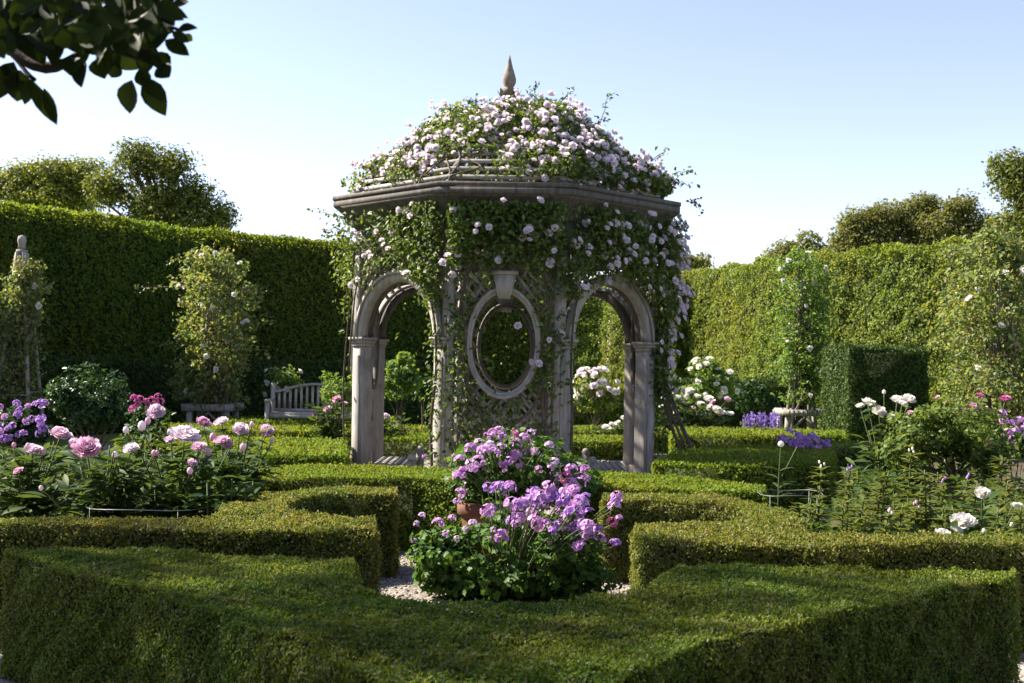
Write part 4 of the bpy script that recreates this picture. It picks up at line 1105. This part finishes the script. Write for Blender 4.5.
shrub('rose_bush', 'bright green bush framed by the left arch', 'rose bush', 400, 20.0, [(400, 366, 16, 17), (396, 388, 17, 16), (410, 380, 12, 16)], 'shrub_pale', .08, 1.4, [], 'rose bushes around the gazebo')
shrub('dark_shrub', 'dark shrub right of the bright bush in the left arch', 'shrub', 424, 21.0, [(424, 388, 14, 16)], 'shrub_dark', .08, 1.3)
shrub('rose_bush', 'rose bush with pale pink flowers framed by the right arch', 'rose bush', 596, 19.0, [(595, 386, 22, 18), (588, 402, 18, 14), (608, 398, 14, 14)], 'rose_warm', .075, 1.2, [(ROSE[:2] + WROSE, 'blossom', 34, .11, [0])], 'rose bushes around the gazebo')
shrub('rose_bush', 'tall pale rose bush with white flowers between gazebo and right obelisk', 'rose bush', 712, 20.5, [(705, 374, 18, 16), (722, 384, 22, 16), (700, 392, 20, 14)], 'shrub_pale', .085, 1.4, [(WROSE, 'blossom', 22, .12, None)], 'rose bushes around the gazebo')
shrub('dark_shrub', 'dark shrub behind the purple salvia', 'shrub', 750, 21.2, [(748, 394, 22, 18), (765, 402, 14, 12)], 'shrub_dark', .085, 1.3)
# salvia
t = thing('salvia_clump', 'clump of upright purple salvia spikes left of the right obelisk', 'salvia', ((760 - 512) / F * 18.8, 18.8, 0))
b0 = np.array([*t.location]); mb = MB(); cloud(mb, (0, 0, .25), (.33, .2, .2), 40, .08, 14, .05); mb.build('foliage', M['lily_leaf'], t)
for k in range(46):
    x = rng.uniform(741, 780); top = loc(x, rng.uniform(411, 420), 18.8 + rng.uniform(-.2, .2)) - b0; mb = MB()
    q = np.linspace(0, 1, 22); P = np.array([top[0], top[1], top[2] - .30]) + np.outer(q, [rng.uniform(-.02, .02), 0, .30]); P += rng.normal(size=P.shape) * .010
    mb.leaves(P, (0, -.5, .5), .038, .7, .8); mb.tube([(top[0] * .8, top[1], .1), (top[0], top[1], top[2] - .28), top], .004, 4)
    mb.build('flower_spike', M['salvia_petal'], t)
# violet geranium right
t, E, b_ = shrub('geranium_clump', 'violet blue geranium clump on the far side of the wide box hedge', 'geranium', 793, 12.9, [(795, 450, 32, 11), (770, 455, 22, 7)], 'shrub_dark', .06, 1.4, palm=True)
for x, y in [(np.clip(rng.normal(805, 14), 770, 832), rng.uniform(434, 458)) for _ in range(46)]: bloom_at(t, b_, TRUSS['violet'] + TRUSS['mauve'][:2], 'flower_head', x, y + (x - 800) * .18, 12.7 - rng.uniform(0, .4), 9)
# the round rose bush and its neighbours
shrub('rose_bush', 'round standard rose bush on a short dark trunk in the right bed', 'rose bush', 955, 9.4, [(925, 432, 42, 28), (962, 428, 44, 34), (990, 446, 36, 28), (905, 448, 28, 22), (945, 455, 44, 18)], 'rose_leaf', .055, 1.15, [(PROSE, 'blossom', 3, .05, None)], 'rose bushes around the gazebo', trunk=.028, nst=3, bole=.42)
shrub('rose_bush', 'wispy russet shoots rising over the round rose bush', 'rose bush', 940, 10.6, [(932, 412, 34, 12), (962, 408, 26, 10)], 'rose_warm', .045, .55, [], 'rose bushes around the gazebo', trunk=.010)
t, E, b_ = shrub('geranium_clump', 'mauve geranium at the right edge above the round rose bush', 'geranium', 1016, 10.2, [(1018, 440, 22, 16)], 'shrub_dark', .06, 1.0, palm=True)
for x, y in ((1004, 421), (1013, 424), (1020, 421), (1016, 432), (1008, 433), (1023, 430), (1002, 414), (1026, 438), (1012, 440), (1029, 424)): bloom_at(t, b_, TRUSS['mauve'], 'flower_head', x, y, 9.9, 10)

# ------------------------------------------------------------------ timber obelisks and their roses
def obelisk(label, px, dd, ztop, hw, box_h=None, zbase=0.0):
    x = (px - 512) / F * dd; t = thing('timber_obelisk', label, 'obelisk', (x, dd, 0), 'timber obelisks for climbing roses')
    for sx in (-1, 1):
        for sy in (-1, 1):
            mb = MB(); mb.bar((sx * hw, sy * hw, 0), (sx * .045, sy * .045, ztop - .25), .05, .05); bevel(mb.build('leg', M['oak'], t))
    for z in np.arange(.75, ztop - .4, .42):
        mb = MB(); w = hw + (.045 - hw) * z / (ztop - .25)
        for sx in (-1, 1):
            mb.bar((-w, sx * w, z), (w, sx * w, z), .03, .022); mb.bar((sx * w, -w, z + .035), (sx * w, w, z + .035), .03, .022)
        mb.build('cross_rail', M['oak'], t)
    mb = MB(); mb.box((0, 0, ztop - .235), (.058, .058, .022)); mb.lathe([(.001, ztop - .2), (.06, ztop - .2), (.045, ztop - .15), (.05, ztop - .14), (.062, ztop - .08), (.05, ztop - .02), (.001, ztop)], k=14); mb.build('ball_finial', M['oak'], t)
    if box_h:
        w = hw + .09
        for sx in (-1, 1):
            for sy in (-1, 1):
                mb = MB(); mb.box((sx * w, sy * w, box_h / 2), (.045, .045, box_h / 2)); mb.build('corner_post', M['oak'], t)
        mb = MB()
        for s in (-1, 1):
            mb.box((0, s * (w + .06), box_h + .06), (w + .12, .03, .058)); mb.box((s * (w + .06), 0, box_h + .0605), (.03, w + .028, .055))
            for a in np.linspace(-w, w, 9):
                mb.box((a, s * (w + .06) - .033, box_h + .06), (.022, .006, .05)) if s < 0 else None
        mb.build('planter_rim', M['oak'], t)
        for s in (-1, 1):
            mb = MB(); y = s * w
            mb.bar((-w, y, .08), (0, y, box_h - .02), .04, .03, up=(0, 1, 0)); mb.bar((w, y, .08), (0, y + .001, box_h - .02), .04, .028, up=(0, 1, 0)); mb.bar((-w, y, .06), (w, y, .06), .045, .045)
            mb.bar((-w * .55, y - .01, box_h + .1), (-.02, y - .01, box_h + .5), .04, .03, up=(0, 1, 0)); mb.bar((w * .55, y - .01, box_h + .1), (.02, y - .012, box_h + .5), .04, .03, up=(0, 1, 0))
            mb.build('trestle_brace', M['oak'], t)
    return t
def pillar_rose(label, px, dd, prof, leafm, leaf, nblo, dens=1.0, group='climbing roses on pillars', arms=(), src=None, clr=.17, bsize=.10):
    """prof: (py, left px, right px)"""
    s = F / dd; base = np.array([(px - 512) / F * dd, dd, 0]); t = thing('pillar_rose', label, 'climbing rose', tuple(base), group)
    mb = MB(); ys = np.array([p[0] for p in prof]); L = np.array([p[1] for p in prof]); Rr = np.array([p[2] for p in prof]); tips = []; SP = []
    ncl = int((ys[-1] - ys[0]) * np.mean(Rr - L) / (s * s) / (clr * clr) * 5.5 * dens)
    for j in range(ncl):
        y = rng.uniform(ys[0], ys[-1]) - (abs(rng.normal()) * 5 if rng.uniform() < .1 else 0); l, r = np.interp(y, ys, L), np.interp(y, ys, Rr)
        x = rng.uniform(l + 3, r - 3) + (rng.normal() * 9 if rng.uniform() < .22 else 0); hw = (r - l) / 2 / s; u = (x - (l + r) / 2) / s
        dy = math.sqrt(max(0, hw * hw - u * u)) * rng.uniform(-1, 1)
        c = loc(x, y, dd) + [0, dy, 0] - base
        cloud(mb, c, (.03, .03, .03), 1, clr * rng.uniform(.6, 1.15), int(.8 * (clr / leaf) ** 2 * 5), leaf)
        SP.append(c)
        if j % 9 == 0: tips.append(c)
    lines = []
    for pts in arms:
        q = smooth_line([loc(x, y, dd - .15) - base for x, y in pts], 6); lines.append(q)
        P = np.repeat(q, 4, 0) + rng.normal(size=(len(q) * 4, 3)) * .035; mb.leaves(P, (0, -.4, .7), leaf * .9, .6, .7)
    mb.build('foliage', M[leafm], t)
    mb = MB()
    for tp in tips: mb.tube(smooth_line([(rng.uniform(-.12, .12), rng.uniform(-.12, .12), 0), (tp[0] * .4, tp[1] * .4, tp[2] * .5), tp], 5), np.linspace(.016, .006, 11), 5)
    for q in lines: mb.tube(q, .006, 4)
    mb.build('cane', M['cane'], t)
    src = src or WROSE
    for j in range(nblo):
        c = SP[rng.integers(len(SP))]; hwv = np.array([c[0] * .9, -abs(.8), .2])
        p = c + np.array([0, -.16, .03]) + rng.normal(size=3) * .06; p[1] = min(p[1], -.05)
        use(src[rng.integers(len(src))], 'blossom', t, p, bsize * rng.uniform(.8, 1.2), facing((0, -1, .4), .4))
    return t
obelisk('weathered timber obelisk with ball top at the left edge', 20, 16.4, 3.05, .27)
pillar_rose('sparse russet rose twining the left timber obelisk', 20, 16.3, [(264, 20, 40), (290, 6, 42), (330, -2, 34), (360, -6, 36), (405, -16, 40)], 'rose_warm', .06, 5, 1.0, clr=.13)
obelisk('timber obelisk buried in the full leafy rose on the left', 214, 19.4, 2.9, .22, .42)
pillar_rose('full leafy climbing rose standing alone against the shaded hedge', 214, 19.2, [(251, 196, 222), (262, 188, 236), (280, 182, 252), (300, 178, 256), (330, 180, 254), (355, 178, 250), (380, 172, 246), (405, 176, 238)], 'rose_warm', .075, 22, .72,
            arms=[[(190, 285), (165, 287), (135, 288)], [(200, 262), (190, 256), (170, 262)], [(240, 290), (258, 288), (262, 296)]])
obelisk('timber obelisk on a trestle planter against the sunlit hedge', 802, 21.8, 3.0, .24, .40)
pillar_rose('pale green climbing rose on the trestle planter obelisk', 802, 21.6, [(252, 788, 812), (264, 778, 826), (285, 772, 832), (310, 776, 828), (340, 784, 824), (365, 780, 822), (385, 784, 822), (402, 790, 818)], 'shrub_pale', .08, 26, .8, arms=[[(790, 262), (775, 258), (768, 266)]])
pillar_rose('huge dense climbing rose at the right edge', 1000, 17.0, [(236, 980, 1010), (250, 966, 1030), (285, 950, 1050), (330, 945, 1060), (370, 940, 1060), (405, 948, 1056), (430, 960, 1050)], 'rose_warm', .075, 16, .85, clr=.2, arms=[[(975, 262), (955, 250), (945, 258)], [(1000, 245), (1010, 232), (1018, 236)]])
obelisk('timber obelisk hidden inside the huge rose at the right edge', 1002, 17.2, 2.9, .25)

# ------------------------------------------------------------------ the bench
bd = 18.6; bx0 = (271 - 512) / F * bd; t = thing('garden_bench', 'weathered slatted garden bench with arched back facing the viewer', 'bench', (bx0 + .70, bd, 0))
def arch_z(x): return .78 + .13 * math.cos(min(1, abs(x) / .62) * math.pi / 2) ** 1.0
for sx in (-1, 1):
    mb = MB(); mb.box((sx * .70, .22, .46), (.032, .032, .46)); mb.build('back_post', M['oak'], t)
    mb = MB(); mb.box((sx * .70, -.22, .31), (.032, .032, .31)); mb.build('leg', M['oak'], t)
    mb = MB(); mb.box((sx * .70, -.02, .645), (.036, .27, .018)); mb.build('armrest', M['oak'], t)
mb = MB(); xs = np.linspace(-.668, .668, 25)
for a, c in zip(xs[:-1], xs[1:]): mb.bar((a, .22, arch_z(a)), (c, .22, arch_z(c)), .04, .075, up=(0, 1, 0))
mb.build('arched_rail', M['oak'], t)
mb = MB(); mb.box((0, .22, .47), (.668, .018, .03)); mb.build('lower_rail', M['oak'], t)
for x in np.linspace(-.6, .6, 14):
    mb = MB(); z1 = arch_z(x) - .03; mb.box((x, .22, (.5 + z1) / 2), (.020, .010, (z1 - .5) / 2)); mb.build('back_slat', M['oak'], t)
for k in range(6):
    mb = MB(); mb.box((0, -.2 + k * .074, .44), (.72 if False else .66, .03, .011)); mb.build('seat_slat', M['oak'], t)
mb = MB(); mb.box((0, -.22, .395), (.668, .014, .032)); mb.build('front_rail', M['oak'], t)

# ------------------------------------------------------------------ trees beyond the hedges
def tree(name, label, px, dd, blobs, leafm, leaf, dens=1.0, group='trees beyond the hedges', trunk_r=.25, clr=.6, per=80, cat='tree'):
    s = F / dd; base = np.array([(px - 512) / F * dd, dd, 0]); t = thing(name, label, cat, tuple(base), group)
    mb = MB(); tips = []
    for qx, qy, hw, hh in blobs:
        c = loc(qx, qy, dd) - base; r = np.array([hw, (hw + hh) / 2, hh]) / s
        n = max(6, int(dens * 14 * r[0] * r[2] / clr ** 2))
        cc, v = cloud(mb, c, np.maximum(r - clr * .5, .1), n, clr, per, leaf, .62, shell=.3, flat=.7)
        tips += list(cc[rng.choice(len(cc), min(len(cc), 6), replace=False)]) + [c]
    mb.build('crown', M[leafm], t)
    mb = MB(); ztop = max(tp[2] for tp in tips)
    mb.tube(smooth_line([(0, 0, -.1), (.08, 0, ztop * .3), (-.05, .05, ztop * .62), (0, 0, ztop * .85)], 5), np.linspace(trunk_r, trunk_r * .3, 16), 9)
    for tp in tips:
        z0 = min(tp[2] * .6, ztop * .6); mb.tube(smooth_line([(0, 0, z0), (tp[0] * .5, tp[1] * .5, z0 + (tp[2] - z0) * .65), tp], 4), np.linspace(trunk_r * .38, .03, 9), 5)
    mb.build('trunk', M['bark'], t)
    return t
tree('oak_tree', 'open crowned oak rising highest behind the shaded hedge', 165, 40, [(140, 160, 26, 24), (170, 165, 24, 24), (195, 195, 26, 26), (160, 200, 40, 26), (215, 212, 22, 22), (110, 190, 30, 22), (175, 225, 60, 20)], 'tree_leaf', .13, .9)
tree('willow_tree', 'rounded pale green tree at the far left behind the hedge', 55, 43, [(60, 175, 34, 24), (25, 180, 30, 22), (90, 180, 26, 24), (50, 200, 60, 26), (-20, 190, 34, 26)], 'willow_leaf', .13, 1.1, clr=.6)
tree('round_tree', 'low rounded tree just right of the hedge top rose', 798, 48, [(790, 252, 20, 14), (815, 254, 18, 13), (775, 260, 16, 10), (808, 240, 10, 8), (790, 262, 30, 10)], 'far_leaf', .14, 1.0)
tree('broad_tree', 'broad tree crown behind the middle of the sunlit hedge', 905, 46, [(858, 222, 22, 17), (884, 216, 18, 16), (845, 240, 14, 18), (872, 238, 30, 20), (925, 206, 15, 13), (915, 218, 26, 24), (910, 250, 44, 18), (850, 250, 22, 16), (880, 258, 40, 14), (835, 258, 20, 12)], 'far_leaf', .14, 1.15)
tree('broad_tree', 'looser tree with sky showing through beside the broad crown', 965, 45, [(953, 212, 16, 16), (938, 228, 22, 18), (975, 222, 16, 14), (975, 240, 30, 20), (945, 240, 20, 18), (990, 250, 34, 22), (965, 205, 12, 12), (1000, 235, 20, 20)], 'far_leaf', .14, .85)
tree('tall_tree', 'tall tree cut by the right edge of the photo', 1030, 38, [(1020, 180, 30, 26), (1005, 165, 16, 18), (1045, 190, 40, 50), (1018, 225, 30, 24), (1010, 245, 30, 18)], 'tree_leaf', .13, .9)
tree('small_tree', 'tiny distant tree tip right beside the gazebo roses', 690, 60, [(690, 263, 22, 9)], 'far_leaf', .2, .9)

# the tree that overhangs the viewer on the left: its crown shades the front hedges
tx, ty = -6.6, 6.6
t = thing('overhanging_tree', 'dark leafy branch hanging into the top left corner', 'tree', (tx, ty, 0))
base = np.array([tx, ty, 0])
mb = MB()
cloud(mb, (-.9, -.7, 7.0), (2.6, 2.0, 1.7), 74, .6, 105, .12, .62, shell=.25)
mb.build('crown', M['shaded_leaf'], t)
mb = MB()
br = smooth_line([(0, 0, 1.4), (1.6, -1.0, 2.9), (3.6, -2.8, 3.1), np.array([-1.55, 2.75, 2.52]) - base, loc(20, 56, 2.5) - base, loc(95, 48, 2.45) - base, loc(140, 60, 2.4) - base], 8)
mb.tube(br, np.concatenate([np.linspace(.06, .008, len(br) - 10), np.linspace(.0075, .003, 10)]), 7)
tw = smooth_line([loc(15, 58, 2.5) - base, loc(30, 76, 2.48) - base, loc(50, 92, 2.46) - base, loc(57, 112, 2.45) - base], 4); 
tw2 = smooth_line([loc(95, 48, 2.45) - base, loc(150, 25, 2.42) - base, loc(180, 30, 2.4) - base], 4)
mb.tube(tw[:6], .005, 5); mb.tube(tw2, .004, 5)
mb.build('branch', M['shaded_bark'], t)
mb = MB(); mb.tube(smooth_line([(0, 0, -.05), (.06, .03, 1.2), (.1, -.1, 3.0), (-.4, -.3, 5.8)], 6), np.linspace(.2, .09, 19), 10)
for tp in ((-2.2, -1.4, 7.0), (.6, .2, 7.3), (-1.4, .8, 7.4), (.2, -1.6, 6.8)): mb.tube(smooth_line([(.15, -.1, 3.1), (tp[0] * .4, tp[1] * .4, 4.9), tp], 4), np.linspace(.09, .03, 9), 6)
mb.build('trunk', M['bark'], t)
def shade_tree(label, x, y, crowns):  # unseen trees added around the camera to darken the front hedge faces
    t_ = thing('shade_tree', label, 'tree', (x, y, 0), 'unseen shade trees added around the viewer')
    m1 = MB()
    for c, r, n in crowns: cloud(m1, c, r, n, .7, 70, .2, .62, shell=.2)
    m1.build('crown', M['horn_leaf'], t_)
    m1 = MB(); m1.tube(smooth_line([(0, 0, -.05), (.05, 0, 1.5), (0, .1, 4.0)], 6), np.linspace(.2, .1, 13), 9)
    for tp, r, n in crowns: m1.tube(smooth_line([(.03, 0, 1.7), (tp[0] * .5, tp[1] * .5, (1.7 + tp[2]) / 2 + .2), tp], 4), np.linspace(.1, .03, 9), 6)
    m1.build('trunk', M['bark'], t_)
shade_tree('unseen spreading tree added for shade close at the back of the viewer', .6, -3.4, [((-2.2, .3, 4.0), (3.0, 1.9, 2.2), 80), ((2.4, .2, 4.0), (3.0, 1.9, 2.2), 80)])
shade_tree('unseen leafy tree added for shade at the left hand of the viewer', -4.6, -1.2, [((0, .4, 3.3), (1.9, 2.0, 2.2), 80)])
shade_tree('unseen leafy tree added for shade at the right hand of the viewer', 4.8, -1.0, [((0, .4, 3.3), (1.9, 2.0, 2.2), 80)])
def lf(x0, y0, x1, y1, w, d0=2.45, nz=None):
    a = loc(x0, y0, d0) - base; b = loc(x1, y1, d0 + rng.uniform(-.04, .02)) - base
    b = a + (b - a) * .88
    mb_l.bigleaf(a, b, (rng.uniform(-.5, .5), -1, rng.uniform(-.2, .5)), w * 1.0 / F * d0, curl=rng.uniform(-.05, .28), fold=rng.uniform(.05, .3))
mb_l = MB()
for a in ((75, 58, 68, 74, 26), (84, 60, 82, 92, 20), (98, 58, 106, 82, 22), (118, 62, 110, 80, 18), (132, 80, 126, 118, 25), (145, 78, 166, 118, 24), (158, 66, 172, 80, 20), (155, 52, 170, 74, 20), (165, 40, 190, 54, 16), (172, 32, 192, 44, 11), (178, 30, 198, 26, 10), (184, 34, 194, 42, 8),
          (172, 4, 192, 2, 9), (150, 2, 178, 28, 26), (140, 25, 176, 30, 24), (135, 38, 165, 68, 22), (120, 35, 150, 60, 24), (110, 20, 150, 40, 28), (95, 5, 108, 48, 30), (70, 8, 92, 50, 30), (48, 8, 50, 58, 32), (25, 20, 42, 66, 32), (14, 62, 4, 98, 30), (20, 70, 16, 106, 28), (6, 66, -10, 104, 30), (30, 80, 24, 108, 14),
          (28, 78, 56, 128, 15), (44, 88, 58, 130, 12), (60, 20, 20, 40, 30), (20, 0, -5, 44, 36), (40, -10, 20, 30, 34), (80, -12, 62, 30, 34), (120, -10, 130, 30, 30), (160, -12, 165, 15, 24), (100, -6, 82, 24, 30), (140, -5, 120, 20, 30), (105, 48, 120, 66, 20), (115, 50, 138, 72, 22), (150, 50, 140, 78, 20), (0, 20, 10, 60, 30), (62, 40, 52, 70, 20), (140, 68, 150, 90, 18)):
    lf(*a)
for k in range(260):
    x = rng.uniform(-60, 165); y = rng.uniform(-45, 42 - max(0, x - 110) * .35)
    a = rng.uniform(0, 6.28); L = rng.uniform(20, 36); lf(x, y, x + math.cos(a) * L, y + abs(math.sin(a)) * L, rng.uniform(12, 22), 2.38 + rng.uniform(-.15, .12))
mb_l.build('foliage', M['shaded_leaf'], t)
